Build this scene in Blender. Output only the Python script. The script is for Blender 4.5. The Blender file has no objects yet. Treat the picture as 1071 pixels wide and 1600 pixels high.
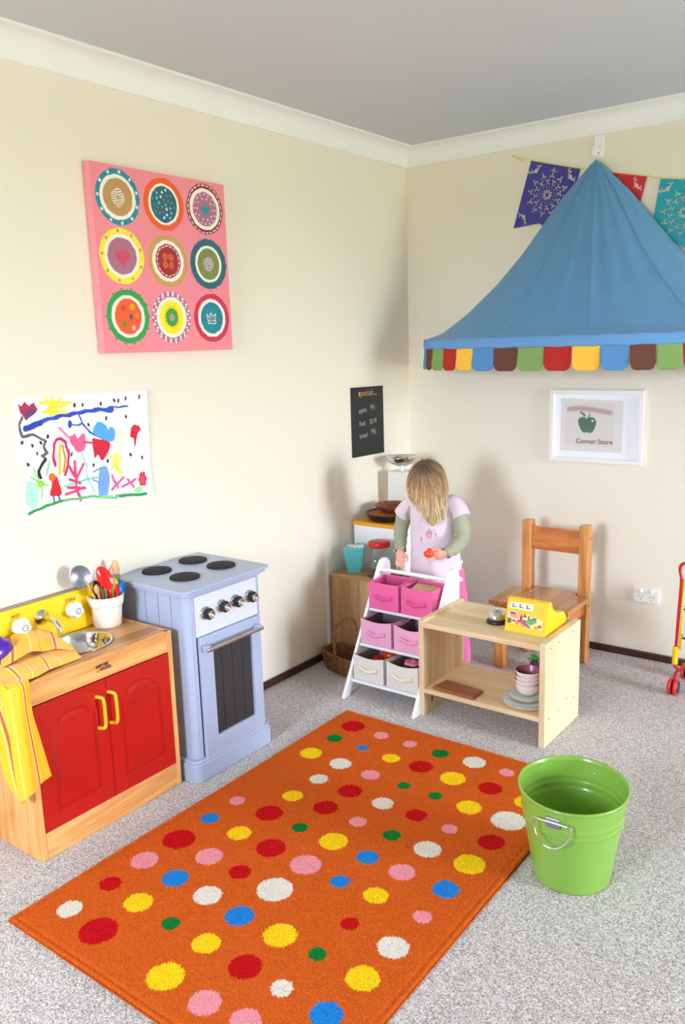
import bpy, bmesh, math, random
import numpy as np
from mathutils import Vector, Matrix
random.seed(7); NR = np.random.RandomState(5)
SC = bpy.context.scene
COL = SC.collection
PI = math.pi

# ------------------------------------------------------------------ colours and materials
def lin(c):
    out = []
    for v in c[:3]:
        v = v / 255.0
        out.append(v / 12.92 if v <= 0.04045 else ((v + 0.055) / 1.055) ** 2.4)
    return tuple(out)
def L4(c): return lin(c) + (1.0,)

def nodes(m):
    m.use_nodes = True
    nt = m.node_tree
    return nt, nt.nodes['Principled BSDF']
def setv(b, **k):
    names = dict(rough='Roughness', metal='Metallic', spec='Specular IOR Level', coat='Coat Weight', trans='Transmission Weight',
                 ior='IOR', sheen='Sheen Weight', alpha='Alpha', sss='Subsurface Weight', aniso='Anisotropic')
    for a, v in k.items(): b.inputs[names[a]].default_value = v

def mat(name, c, rough=0.5, var=0.0, vscale=20, bump=0.0, bscale=60, c2=None, **k):
    """principled paint / plastic / cloth with optional noise variation and bump"""
    m = bpy.data.materials.new(name); nt, b = nodes(m)
    b.inputs['Base Color'].default_value = L4(c); setv(b, rough=rough, **k)
    tc = None
    if var or bump or c2:
        tc = nt.nodes.new('ShaderNodeTexCoord')
    if var or c2:
        n = nt.nodes.new('ShaderNodeTexNoise'); n.inputs['Scale'].default_value = vscale; n.inputs['Detail'].default_value = 4
        nt.links.new(tc.outputs['Object'], n.inputs['Vector'])
        r = nt.nodes.new('ShaderNodeValToRGB'); nt.links.new(n.outputs['Fac'], r.inputs['Fac'])
        a = L4(c); d = L4(c2) if c2 else tuple(x * (1 - var) for x in a[:3]) + (1,)
        r.color_ramp.elements[0].position = 0.35; r.color_ramp.elements[1].position = 0.65
        r.color_ramp.elements[0].color = d; r.color_ramp.elements[1].color = a
        nt.links.new(r.outputs['Color'], b.inputs['Base Color'])
    if bump:
        n = nt.nodes.new('ShaderNodeTexNoise'); n.inputs['Scale'].default_value = bscale; n.inputs['Detail'].default_value = 3
        nt.links.new(tc.outputs['Object'], n.inputs['Vector'])
        bp = nt.nodes.new('ShaderNodeBump'); bp.inputs['Strength'].default_value = bump; bp.inputs['Distance'].default_value = 0.004
        nt.links.new(n.outputs['Fac'], bp.inputs['Height']); nt.links.new(bp.outputs['Normal'], b.inputs['Normal'])
    return m

def wood(name, c1, c2, axis='x', rough=0.45, s=1.0, plank=None, knot=None, coat=0.0, mixc=0.75, off=0.0):
    """timber: grain stretched along an axis, optional glued-up boards across pl_axis, optional knots"""
    m = bpy.data.materials.new(name); nt, b = nodes(m); N = nt.nodes.new; Lk = nt.links.new
    setv(b, rough=rough, coat=coat)
    tc = N('ShaderNodeTexCoord'); mp = N('ShaderNodeMapping'); Lk(tc.outputs['Object'], mp.inputs['Vector'])
    ai = 'xyz'.index(axis); sc = [13 * s] * 3; sc[ai] = 1.3 * s
    mp.inputs['Scale'].default_value = sc; mp.inputs['Location'].default_value = (off, off * 1.7, off * .6)
    vec = mp.outputs['Vector']
    if plank:
        pax, width = plank
        sep = N('ShaderNodeSeparateXYZ'); Lk(tc.outputs['Object'], sep.inputs['Vector'])
        d = N('ShaderNodeMath'); d.operation = 'DIVIDE'; Lk(sep.outputs[pax.upper()], d.inputs[0]); d.inputs[1].default_value = width
        f = N('ShaderNodeMath'); f.operation = 'FLOOR'; Lk(d.outputs[0], f.inputs[0])
        wn = N('ShaderNodeTexWhiteNoise'); wn.noise_dimensions = '1D'; Lk(f.outputs[0], wn.inputs['W'])
        ad = N('ShaderNodeVectorMath'); ad.operation = 'ADD'; Lk(vec, ad.inputs[0])
        mu = N('ShaderNodeVectorMath'); mu.operation = 'SCALE'; mu.inputs['Scale'].default_value = 9; Lk(wn.outputs['Color'], mu.inputs[0])
        Lk(mu.outputs[0], ad.inputs[1]); vec = ad.outputs[0]
    n = N('ShaderNodeTexNoise'); n.inputs['Scale'].default_value = 1.3; n.inputs['Detail'].default_value = 3; n.inputs['Distortion'].default_value = 0.5
    Lk(vec, n.inputs['Vector'])
    w = N('ShaderNodeMath'); w.operation = 'MULTIPLY'; w.inputs[1].default_value = 20; Lk(n.outputs['Fac'], w.inputs[0])
    sn = N('ShaderNodeMath'); sn.operation = 'SINE'; Lk(w.outputs[0], sn.inputs[0])
    mr = N('ShaderNodeMapRange'); mr.inputs['From Min'].default_value = -1; mr.inputs['From Max'].default_value = 1; Lk(sn.outputs[0], mr.inputs['Value'])
    n2 = N('ShaderNodeTexNoise'); n2.inputs['Scale'].default_value = 9; n2.inputs['Detail'].default_value = 4; Lk(vec, n2.inputs['Vector'])
    mx = N('ShaderNodeMix'); mx.data_type = 'FLOAT'; mx.inputs['Factor'].default_value = 0.5; Lk(mr.outputs[0], mx.inputs[2]); Lk(n2.outputs['Fac'], mx.inputs[3])
    r = N('ShaderNodeValToRGB'); Lk(mx.outputs[0], r.inputs['Fac'])
    r.color_ramp.elements[0].position = 0.15; r.color_ramp.elements[1].position = mixc
    r.color_ramp.elements[0].color = L4(c2); r.color_ramp.elements[1].color = L4(c1)
    col = r.outputs['Color']
    if plank:
        hs = N('ShaderNodeHueSaturation'); mr2 = N('ShaderNodeMapRange'); mr2.inputs['To Min'].default_value = 0.86; mr2.inputs['To Max'].default_value = 1.06
        Lk(wn.outputs['Value'], mr2.inputs['Value']); Lk(mr2.outputs[0], hs.inputs['Value']); Lk(col, hs.inputs['Color']); col = hs.outputs['Color']
    if knot:
        mp2 = N('ShaderNodeMapping'); Lk(tc.outputs['Object'], mp2.inputs['Vector']); sc2 = [knot * 1.6] * 3; sc2[ai] = knot
        mp2.inputs['Scale'].default_value = sc2; mp2.inputs['Location'].default_value = (off + .3, off, off + .7)
        v = N('ShaderNodeTexVoronoi'); v.inputs['Scale'].default_value = 1; Lk(mp2.outputs['Vector'], v.inputs['Vector'])
        rr = N('ShaderNodeValToRGB'); Lk(v.outputs['Distance'], rr.inputs['Fac'])
        rr.color_ramp.elements[0].position = 0.03; rr.color_ramp.elements[1].position = 0.085
        rr.color_ramp.elements[0].color = L4([x * .5 for x in c2]); rr.color_ramp.elements[1].color = (1, 1, 1, 1)
        ml = N('ShaderNodeMix'); ml.data_type = 'RGBA'; ml.blend_type = 'MULTIPLY'; ml.inputs['Factor'].default_value = 1
        Lk(col, ml.inputs[6]); Lk(rr.outputs['Color'], ml.inputs[7]); col = ml.outputs[2]
    Lk(col, b.inputs['Base Color'])
    bp = N('ShaderNodeBump'); bp.inputs['Strength'].default_value = 0.12; bp.inputs['Distance'].default_value = 0.002
    Lk(n2.outputs['Fac'], bp.inputs['Height']); Lk(bp.outputs['Normal'], b.inputs['Normal'])
    return m

def attr_mat(name, rough=0.6, bump=0.0, bscale=300, sheen=0.0, jitter=0.0, jscale=400, dist=0.002, **k):
    m = bpy.data.materials.new(name); nt, b = nodes(m); setv(b, rough=rough, sheen=sheen, **k)
    a = nt.nodes.new('ShaderNodeAttribute'); a.attribute_name = 'Col'; col = a.outputs['Color']
    tc = nt.nodes.new('ShaderNodeTexCoord')
    if jitter:
        n = nt.nodes.new('ShaderNodeTexNoise'); n.inputs['Scale'].default_value = jscale; n.inputs['Detail'].default_value = 2
        nt.links.new(tc.outputs['Object'], n.inputs['Vector'])
        mr = nt.nodes.new('ShaderNodeMapRange'); mr.inputs['From Min'].default_value = .3; mr.inputs['From Max'].default_value = .7
        mr.inputs['To Min'].default_value = 1 - jitter; mr.inputs['To Max'].default_value = 1 + jitter; nt.links.new(n.outputs['Fac'], mr.inputs['Value'])
        hs = nt.nodes.new('ShaderNodeHueSaturation'); nt.links.new(mr.outputs[0], hs.inputs['Value']); nt.links.new(col, hs.inputs['Color']); col = hs.outputs['Color']
    nt.links.new(col, b.inputs['Base Color'])
    if bump:
        n = nt.nodes.new('ShaderNodeTexNoise'); n.inputs['Scale'].default_value = bscale; n.inputs['Detail'].default_value = 3
        nt.links.new(tc.outputs['Object'], n.inputs['Vector'])
        bp = nt.nodes.new('ShaderNodeBump'); bp.inputs['Strength'].default_value = bump; bp.inputs['Distance'].default_value = dist
        nt.links.new(n.outputs['Fac'], bp.inputs['Height']); nt.links.new(bp.outputs['Normal'], b.inputs['Normal'])
    return m

# ------------------------------------------------------------------ mesh building
WM = {}
class MB:
    def __init__(s): s.v = []; s.f = []; s.mi = []; s.sm = []; s.cur = 0; s.smooth = False
    def add(s, vs, fs, M=None, smooth=None):
        o = len(s.v)
        if M is not None: vs = [M @ Vector(v) for v in vs]
        s.v += [tuple(v) for v in vs]
        for f in fs:
            s.f.append([i + o for i in f]); s.mi.append(s.cur); s.sm.append(s.smooth if smooth is None else smooth)
        return s
    def bm(s, bm, M=None, smooth=None):
        bm.verts.index_update()
        s.add([v.co.copy() for v in bm.verts], [[v.index for v in f.verts] for f in bm.faces], M, smooth); bm.free(); return s
    def box(s, x0, x1, y0, y1, z0, z1, bev=0.0, M=None, seg=2):
        b = bmesh.new(); bmesh.ops.create_cube(b, size=1)
        for v in b.verts: v.co = Vector(((x0 + x1) / 2 + v.co.x * (x1 - x0), (y0 + y1) / 2 + v.co.y * (y1 - y0), (z0 + z1) / 2 + v.co.z * (z1 - z0)))
        if bev: bmesh.ops.bevel(b, geom=b.edges[:], offset=bev, segments=seg, affect='EDGES', profile=0.5)
        return s.bm(b, M, False)
    def prism(s, pts, ax, lo, hi, bev=0.0, M=None, smooth=False, seg=2):
        """pts: 2-D outline in the two other axes (cyclic order xy / yz / xz), extruded along ax from lo to hi"""
        def P(p, t): return {'z': (p[0], p[1], t), 'x': (t, p[0], p[1]), 'y': (p[0], t, p[1])}[ax]
        b = bmesh.new(); n = len(pts)
        A = [b.verts.new(P(p, lo)) for p in pts]; B = [b.verts.new(P(p, hi)) for p in pts]
        b.faces.new(A[::-1]); b.faces.new(B)
        for i in range(n): b.faces.new((A[i], A[(i + 1) % n], B[(i + 1) % n], B[i]))
        bmesh.ops.recalc_face_normals(b, faces=b.faces[:])
        if bev:
            es = [e for e in b.edges if len({v in A for v in e.verts}) == 1]
            bmesh.ops.bevel(b, geom=es, offset=bev, segments=seg, affect='EDGES', profile=0.5)
        return s.bm(b, M, smooth)
    def lathe(s, prof, c=(0, 0, 0), seg=32, M=None, smooth=True, sx=1.0, sy=1.0, rot=0.0):
        vs = []; fs = []; n = len(prof); cr, sr = math.cos(rot), math.sin(rot)
        for i in range(seg):
            a = 2 * PI * i / seg
            for r, z in prof:
                x, y = r * math.cos(a) * sx, r * math.sin(a) * sy
                vs.append((c[0] + x * cr - y * sr, c[1] + x * sr + y * cr, c[2] + z))
        for i in range(seg):
            j = (i + 1) % seg
            for k in range(n - 1): fs.append([i * n + k, j * n + k, j * n + k + 1, i * n + k + 1])
        if prof[0][0] > 1e-6: fs.append([i * n for i in range(seg)][::-1]) if False else None
        return s.add(vs, [f for f in fs if f], M, smooth)
    def tube(s, path, r, seg=8, M=None, caps=True, flat=1.0, up=(0, 0, 1), closed=False):
        P = [Vector(p) for p in path]; n = len(P); R = r if isinstance(r, (list, tuple)) else [r] * n
        vs = []; fs = []; prev = None
        for i in range(n):
            if closed: t = P[(i + 1) % n] - P[i - 1]
            else: t = P[min(i + 1, n - 1)] - P[max(i - 1, 0)]
            t = t.normalized() if t.length > 1e-9 else Vector((0, 0, 1))
            if prev is None:
                u = Vector(up); u = u - t * u.dot(t)
                if u.length < 1e-3: u = Vector((1, 0, 0)) - t * t.x
                u.normalize()
            else:
                u = prev - t * prev.dot(t)
                if u.length < 1e-6: u = Vector((1, 0, 0)) - t * t.x
                u.normalize()
            prev = u; w = t.cross(u)
            for k in range(seg):
                a = 2 * PI * k / seg
                vs.append(P[i] + (u * math.cos(a) * flat + w * math.sin(a)) * R[i])
        for i in range(n if closed else n - 1):
            j = (i + 1) % n
            for k in range(seg):
                l = (k + 1) % seg; fs.append([i * seg + k, i * seg + l, j * seg + l, j * seg + k])
        if caps and not closed:
            fs.append(list(range(seg))[::-1]); fs.append([(n - 1) * seg + k for k in range(seg)])
        return s.add(vs, fs, M, True)
    def rings(s, rings, cap0=True, cap1=True, smooth=True, closed=True):
        """loft through rings of equal length"""
        vs = [p for r in rings for p in r]; m = len(rings[0]); fs = []
        for i in range(len(rings) - 1):
            for k in range(m if closed else m - 1):
                l = (k + 1) % m; fs.append([i * m + k, i * m + l, (i + 1) * m + l, (i + 1) * m + k])
        if cap0: fs.append(list(range(m))[::-1])
        if cap1: fs.append([(len(rings) - 1) * m + k for k in range(m)])
        return s.add(vs, fs, None, smooth)
    def ell(s, c, r, M=None, u=20, v=12):
        b = bmesh.new(); bmesh.ops.create_uvsphere(b, u_segments=u, v_segments=v, radius=1)
        if not isinstance(r, (list, tuple)): r = (r, r, r)
        R = M if M is not None else Matrix()
        for w in b.verts: w.co = R @ Vector((w.co.x * r[0], w.co.y * r[1], w.co.z * r[2])) + Vector(c)
        return s.bm(b, None, True)
    def cyl(s, a, b, r, seg=24, bev=0.0):
        a = Vector(a); b = Vector(b); d = b - a; L = d.length; z = d.normalized()
        x = (Vector((0, 0, 1)).cross(z)); x = x.normalized() if x.length > 1e-4 else Vector((1, 0, 0)); y = z.cross(x)
        M = Matrix(((x.x, y.x, z.x, a.x), (x.y, y.y, z.y, a.y), (x.z, y.z, z.z, a.z), (0, 0, 0, 1)))
        e = bev or 1e-5
        pr = [(0, 0), (r - e, 0), (r, e), (r, L - e), (r - e, L), (0, L)]
        n0 = len(s.sm); s.lathe(pr, seg=seg, M=M, smooth=False)
        return s
    def build(s, name, mats, parent=None, world=True, mods=None, autosmooth=True):
        me = bpy.data.meshes.new(name)
        vs = s.v
        o = bpy.data.objects.new(name, me)
        if parent is None:
            a = np.array(vs); c = Vector(((a[:, 0].min() + a[:, 0].max()) / 2, (a[:, 1].min() + a[:, 1].max()) / 2, a[:, 2].min())) if world else Vector((0, 0, 0))
            o.location = c; WM[o.name] = Matrix.Translation(c); vs = [Vector(v) - c for v in vs]
        else:
            W = WM[parent.name]; WM[o.name] = W.copy(); o.parent = parent
            if world:
                I = W.inverted(); vs = [I @ Vector(v) for v in vs]
        me.from_pydata([tuple(v) for v in vs], [], s.f)
        for m in (mats if isinstance(mats, (list, tuple)) else [mats]): me.materials.append(m)
        me.polygons.foreach_set('material_index', s.mi); me.polygons.foreach_set('use_smooth', s.sm)
        b = bmesh.new(); b.from_mesh(me); bmesh.ops.remove_doubles(b, verts=b.verts[:], dist=1e-6)
        bmesh.ops.recalc_face_normals(b, faces=b.faces[:]); b.to_mesh(me); b.free()
        me.update(); COL.objects.link(o)
        return o

def rounded(x0, x1, y0, y1, r, n=6, corners=(1, 1, 1, 1)):
    """outline of a rectangle with rounded corners; corners = (x0y0, x1y0, x1y1, x0y1)"""
    pts = []
    for (cx, cy, a0, on, px, py) in ((x0 + r, y0 + r, PI, corners[0], x0, y0), (x1 - r, y0 + r, 1.5 * PI, corners[1], x1, y0), (x1 - r, y1 - r, 0, corners[2], x1, y1), (x0 + r, y1 - r, .5 * PI, corners[3], x0, y1)):
        if on:
            for k in range(n + 1):
                a = a0 + .5 * PI * k / n; pts.append((cx + r * math.cos(a), cy + r * math.sin(a)))
        else: pts.append((px, py))
    return pts

def tag(o, label=None, cat=None, group=None, kind=None):
    if label: o['label'] = label
    if cat: o['category'] = cat
    if group: o['group'] = group
    if kind: o['kind'] = kind
    return o
def thing(name, loc, label, cat, rz=0.0, group=None, rot=None):
    o = bpy.data.objects.new(name, None); COL.objects.link(o); o.location = loc; o.rotation_euler = rot or (0, 0, rz)
    o.empty_display_size = 0.05
    WM[o.name] = Matrix.Translation(loc) @ o.rotation_euler.to_matrix().to_4x4()
    return tag(o, label, cat, group)
def copy_thing(o, loc, rz=None, label=None):
    def rec(a, parent):
        c = a.copy(); COL.objects.link(c); c.parent = parent
        for ch in list(a.children): rec(ch, c)
        return c
    r = rec(o, None); r.location = loc
    if rz is not None: r.rotation_euler = (0, 0, rz)
    if label: r['label'] = label
    return r
def mod(o, kind, **k):
    m = o.modifiers.new(kind.title(), kind)
    for a, v in k.items(): setattr(m, a, v)
    return m

# ------------------------------------------------------------------ flat coloured panels (paint on real surfaces)
class Ras:
    def __init__(s, w, h, res, base=None):
        s.nx = int(round(w / res)) + 1; s.ny = int(round(h / res)) + 1; s.w = w; s.h = h
        s.X, s.Y = np.meshgrid(np.linspace(0, w, s.nx), np.linspace(0, h, s.ny))
        s.c = np.ones((s.ny, s.nx, 3)) * (np.array(lin(base)) if base is not None else 1); s.m = np.full((s.ny, s.nx), base is not None)
        s.wx = s.X; s.wy = s.Y
    def wobble(s, amp, freq, seed=0):
        r = np.random.RandomState(seed); a = 0; b = 0
        for k in range(6):
            p = r.uniform(0, 6.28, 4); f = freq * r.uniform(.5, 1.6, 4)
            a = a + np.sin(s.X * f[0] + s.Y * f[1] + p[0]); b = b + np.sin(s.X * f[2] - s.Y * f[3] + p[1])
        s.wx = s.X + a * amp / 3; s.wy = s.Y + b * amp / 3
    def put(s, mask, col, al=1.0):
        if col is None: s.m[mask] = False; return
        c = np.array(lin(col)); s.c[mask] = s.c[mask] * (1 - al) + c * al; s.m[mask] = True
    def ell(s, cx, cy, rx, ry=None, col=(0, 0, 0), rot=0, al=1.0, inner=0.0):
        ry = rx if ry is None else ry; dx = s.wx - cx; dy = s.wy - cy; c, n = math.cos(rot), math.sin(rot)
        d = ((dx * c + dy * n) / rx) ** 2 + ((-dx * n + dy * c) / ry) ** 2
        s.put((d < 1) & (d >= inner * inner), col, al)
    def inpoly(s, pts):
        x, y = s.wx, s.wy; m = np.zeros(x.shape, bool); n = len(pts)
        for i in range(n):
            x0, y0 = pts[i]; x1, y1 = pts[(i + 1) % n]
            if y0 == y1: continue
            c = ((y0 > y) != (y1 > y)) & (x < (x1 - x0) * (y - y0) / (y1 - y0) + x0); m ^= c
        return m
    def poly(s, pts, col, al=1.0): s.put(s.inpoly(pts), col, al)
    def blob(s, pts, col, al=1.0):
        P = list(pts); s.poly([tuple(p) for p in spline(P + [P[0]], 12 * len(P))], col, al)
    def stroke(s, pts, w, col, al=1.0, w2=None):
        m = np.zeros(s.X.shape, bool); n = len(pts)
        for i in range(n - 1):
            (x0, y0), (x1, y1) = pts[i], pts[i + 1]; dx, dy = x1 - x0, y1 - y0; L = dx * dx + dy * dy + 1e-12
            t = np.clip(((s.wx - x0) * dx + (s.wy - y0) * dy) / L, 0, 1)
            ww = w if w2 is None else w + (w2 - w) * (i + t) / (n - 1)
            m |= np.hypot(s.wx - x0 - t * dx, s.wy - y0 - t * dy) < ww / 2
        s.put(m, col, al)

def ras_obj(name, ras, O, U, V, m, parent=None, thick=0.0, back=(200, 200, 200), height=None, e=.0003):
    """grid mesh over O + U*x + V*y carrying the colours; thick > 0 adds a closed body behind it, in the same mesh"""
    O, U, V = Vector(O), Vector(U).normalized(), Vector(V).normalized(); Nn = V.cross(U)
    Xf = ras.X.ravel(); Yf = ras.Y.ravel()
    P = np.array(O)[None] + np.outer(Xf, np.array(U)) + np.outer(Yf, np.array(V))
    if height is not None: P = P + np.outer(height.ravel(), np.array(Nn))
    idx = np.arange(ras.nx * ras.ny).reshape(ras.ny, ras.nx)
    q = np.stack([idx[:-1, :-1], idx[1:, :-1], idx[1:, 1:], idx[:-1, 1:]], -1).reshape(-1, 4)
    mk = (ras.m[:-1, :-1] & ras.m[1:, :-1] & ras.m[1:, 1:] & ras.m[:-1, 1:]).ravel(); q = q[mk]
    cols = ras.c.reshape(-1, 3)
    used = np.zeros(len(P), bool); used[q.ravel()] = True; remap = np.cumsum(used) - 1
    P = P[used]; cols = cols[used]; q = remap[q]
    verts = P.tolist(); faces = q.tolist(); cols = cols.tolist()
    if thick:
        w, h = ras.w, ras.h; bc = list(lin(back)); n0 = len(verts)
        for d in (e, thick):
            for (x, y) in ((0, 0), (w, 0), (w, h), (0, h)):
                verts.append(tuple(O + U * x + V * y - Nn * d)); cols.append(bc)
        a = n0; faces += [[a, a + 1, a + 2, a + 3], [a + 4, a + 7, a + 6, a + 5], [a, a + 4, a + 5, a + 1], [a + 1, a + 5, a + 6, a + 2], [a + 2, a + 6, a + 7, a + 3], [a + 3, a + 7, a + 4, a]]
    me = bpy.data.meshes.new(name); o = bpy.data.objects.new(name, me); va = np.array(verts)
    if parent is None:
        c = np.array([(va[:, 0].min() + va[:, 0].max()) / 2, (va[:, 1].min() + va[:, 1].max()) / 2, va[:, 2].min()])
        o.location = c; WM[o.name] = Matrix.Translation(c); va = va - c
    else:
        o.parent = parent; W = WM[parent.name]; WM[o.name] = W.copy(); I = np.array(W.inverted())
        va = va @ I[:3, :3].T + I[:3, 3]
    me.from_pydata(va.tolist(), [], faces); me.materials.append(m)
    at = me.color_attributes.new('Col', 'FLOAT_COLOR', 'POINT'); ca = np.ones((len(verts), 4), np.float32); ca[:, :3] = cols
    at.data.foreach_set('color', ca.ravel()); me.update(); COL.objects.link(o)
    return o

def text_obj(name, body, size, O, U, V, m, parent, align='LEFT', depth=0.0004, bold=0.0, xs=1.0):
    """lettering as thin raised mesh: U = reading direction, V = up"""
    cu = bpy.data.curves.new(name, 'FONT'); cu.body = body; cu.size = size; cu.extrude = depth; cu.offset = bold; cu.align_x = align; cu.resolution_u = 3
    t = bpy.data.objects.new(name + '_t', cu); COL.objects.link(t)
    dg = bpy.context.evaluated_depsgraph_get(); me = bpy.data.meshes.new_from_object(t.evaluated_get(dg))
    COL.objects.unlink(t); bpy.data.objects.remove(t); bpy.data.curves.remove(cu)
    U, V = Vector(U).normalized(), Vector(V).normalized(); N = U.cross(V)
    b = MB(); b.add([Vector(O) + U * v.co.x * xs + V * v.co.y + N * (v.co.z + depth) for v in me.vertices], [list(p.vertices) for p in me.polygons])
    bpy.data.meshes.remove(me)
    return b.build(name, m, parent)

def spline(ctrl, n):
    """Catmull-Rom through control points (numpy, any dimension)"""
    C = np.array(ctrl, float); k = len(C); C = np.vstack([2 * C[0] - C[1], C, 2 * C[-1] - C[-2]]); out = []
    for t in np.linspace(0, k - 1 - 1e-9, n):
        i = int(t); u = t - i; p0, p1, p2, p3 = C[i:i + 4]
        out.append(.5 * (2 * p1 + (p2 - p0) * u + (2 * p0 - 5 * p1 + 4 * p2 - p3) * u * u + (3 * p1 - p0 - 3 * p2 + p3) * u ** 3))
    return np.array(out)
def net(ctrl, nr, nc):
    C = np.array(ctrl, float); A = np.stack([spline(C[i], nc) for i in range(C.shape[0])])
    return np.stack([spline(A[:, j], nr) for j in range(nc)], 1)
def sheet(b, G):
    r, c = G.shape[:2]
    b.add(G.reshape(-1, 3).tolist(), [[i * c + j, i * c + j + 1, (i + 1) * c + j + 1, (i + 1) * c + j] for i in range(r - 1) for j in range(c - 1)], None, True)

# ------------------------------------------------------------------ camera (calibrated: 29.4 mm on a 36 mm tall frame)
cd = bpy.data.cameras.new('camera'); cam = bpy.data.objects.new('camera', cd); COL.objects.link(cam)
cr = Vector((0.80135666, 0.5973889, -0.03088709)); cu_ = Vector((-0.09385563, 0.17656029, 0.97980487)); cf = Vector((-0.59077798, 0.78227423, -0.19755608))
cam.matrix_world = Matrix(((cr.x, cu_.x, -cf.x, 2.3679), (cr.y, cu_.y, -cf.y, -3.7516), (cr.z, cu_.z, -cf.z, 1.4739), (0, 0, 0, 1)))
cd.sensor_fit = 'VERTICAL'; cd.sensor_height = 36; cd.sensor_width = 24; cd.lens = 1306.02 * 36 / 1600; cd.clip_start = 0.05
SC.camera = cam
SC.view_settings.view_transform = 'Standard'; SC.view_settings.look = 'None'; SC.view_settings.gamma = 1.0
SC.view_settings.exposure = EXPOSURE = 0.08
try: SC.cycles.use_denoising = True
except Exception: pass
SC.cycles.max_bounces = 10; SC.cycles.diffuse_bounces = 6; SC.cycles.sample_clamp_indirect = 8
# ------------------------------------------------------------------ shared materials
M_wall = mat('wall_paint', (236, 227, 210), .85, bump=.05, bscale=120)
M_ceil = mat('ceiling_paint', (204, 205, 210), .9)
M_wall2 = mat('unseen_wall_dark_tone', (176, 170, 162), .9)  # darker tone added to the unseen walls to cut their bounce light
M_corn = mat('cornice_paint', (240, 239, 240), .8)
M_skirt = mat('skirting_timber', (70, 34, 28), .35, var=.3, vscale=40)
M_white = mat('white_paint', (244, 243, 245), .35)
M_offw = mat('white_plastic', (238, 236, 230), .35)
M_dark = mat('black_plastic', (22, 22, 24), .4)
M_chrome = mat('polished_steel', (215, 215, 218), .12, metal=1.0)
M_steel = mat('brushed_steel', (190, 188, 184), .25, metal=1.0)
M_screw = mat('screw_grey', (70, 75, 90), .5)

def carpet_mat():
    m = bpy.data.materials.new('speckled_carpet'); nt, b = nodes(m); N = nt.nodes.new; Lk = nt.links.new
    setv(b, rough=.95, sheen=.2, spec=.1)
    tc = N('ShaderNodeTexCoord')
    n = N('ShaderNodeTexNoise'); n.inputs['Scale'].default_value = 230; n.inputs['Detail'].default_value = 3; n.inputs['Roughness'].default_value = .7; Lk(tc.outputs['Object'], n.inputs['Vector'])
    r = N('ShaderNodeValToRGB'); Lk(n.outputs['Fac'], r.inputs['Fac']); e = r.color_ramp.elements
    e[0].position = .375; e[0].color = L4((134, 121, 117)); e[1].position = .645; e[1].color = L4((238, 232, 230))
    x = e.new(.5); x.color = L4((197, 187, 183))
    n3 = N('ShaderNodeTexNoise'); n3.inputs['Scale'].default_value = 3.5; n3.inputs['Detail'].default_value = 2; Lk(tc.outputs['Object'], n3.inputs['Vector'])
    mr = N('ShaderNodeMapRange'); mr.inputs['To Min'].default_value = .9; mr.inputs['To Max'].default_value = 1.08; Lk(n3.outputs['Fac'], mr.inputs['Value'])
    hs = N('ShaderNodeHueSaturation'); Lk(mr.outputs[0], hs.inputs['Value']); Lk(r.outputs['Color'], hs.inputs['Color']); Lk(hs.outputs['Color'], b.inputs['Base Color'])
    v = N('ShaderNodeTexVoronoi'); v.inputs['Scale'].default_value = 260; Lk(tc.outputs['Object'], v.inputs['Vector'])
    bp = N('ShaderNodeBump'); bp.inputs['Strength'].default_value = .7; bp.inputs['Distance'].default_value = .004; bp.invert = True
    Lk(v.outputs['Distance'], bp.inputs['Height']); Lk(bp.outputs['Normal'], b.inputs['Normal'])
    return m
M_carpet = carpet_mat()

# ------------------------------------------------------------------ room: corner at the origin, left wall x=0, back wall y=0
XR, YF, H = 6.5, -5.3, 2.4
def struct(o): return tag(o, kind='structure')
b = MB(); b.box(-.12, XR + .12, YF - .12, .12, -.08, 0); struct(b.build('floor', M_carpet))
b = MB(); b.box(-.12, XR + .12, YF - .12, .12, H, H + .1); struct(b.build('ceiling', M_ceil))
b = MB(); b.box(-.12, 0, YF - .12, .12, 0, H); struct(b.build('wall_left', M_wall))
b = MB(); b.box(0, XR, 0, .12, 0, H); struct(b.build('wall_back', M_wall))
# right wall with wide glazed door opening, front wall with a window opening (both outside the picture, the room's daylight)
WR = (-1.50, -.32, .02, 2.12); WF = (.5, 1.3, 1.0, 2.15)
b = MB(); b.box(XR, XR + .12, YF - .12, WR[0], 0, H); b.box(XR, XR + .12, WR[1], .12, 0, H); b.box(XR, XR + .12, WR[0], WR[1], WR[3], H); b.box(XR, XR + .12, WR[0], WR[1], 0, WR[2])
struct(b.build('wall_right', M_wall2))
b = MB(); b.box(0, WF[0], YF - .12, YF, 0, H); b.box(WF[1], XR, YF - .12, YF, 0, H); b.box(WF[0], WF[1], YF - .12, YF, 0, WF[2]); b.box(WF[0], WF[1], YF - .12, YF, WF[3], H)
struct(b.build('wall_front', M_wall2))
b = MB()
for y in (WR[0], (WR[0] + WR[1]) / 2 - .02, WR[1] - .04): b.box(XR + .03, XR + .08, y, y + .04, WR[2], WR[3], .004)
b.box(XR + .03, XR + .08, WR[0], WR[1], WR[3] - .05, WR[3], .004); b.box(XR + .03, XR + .08, WR[0], WR[1], WR[2], WR[2] + .05, .004)
struct(b.build('window_1', M_white))
b = MB()
for x in (WF[0], (WF[0] + WF[1]) / 2 - .02, WF[1] - .04): b.box(x, x + .04, YF - .08, YF - .03, WF[2], WF[3], .004)
b.box(WF[0], WF[1], YF - .08, YF - .03, WF[3] - .05, WF[3], .004); b.box(WF[0], WF[1], YF - .08, YF - .03, WF[2], WF[2] + .05, .004)
struct(b.build('window_2', M_white))
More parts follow.
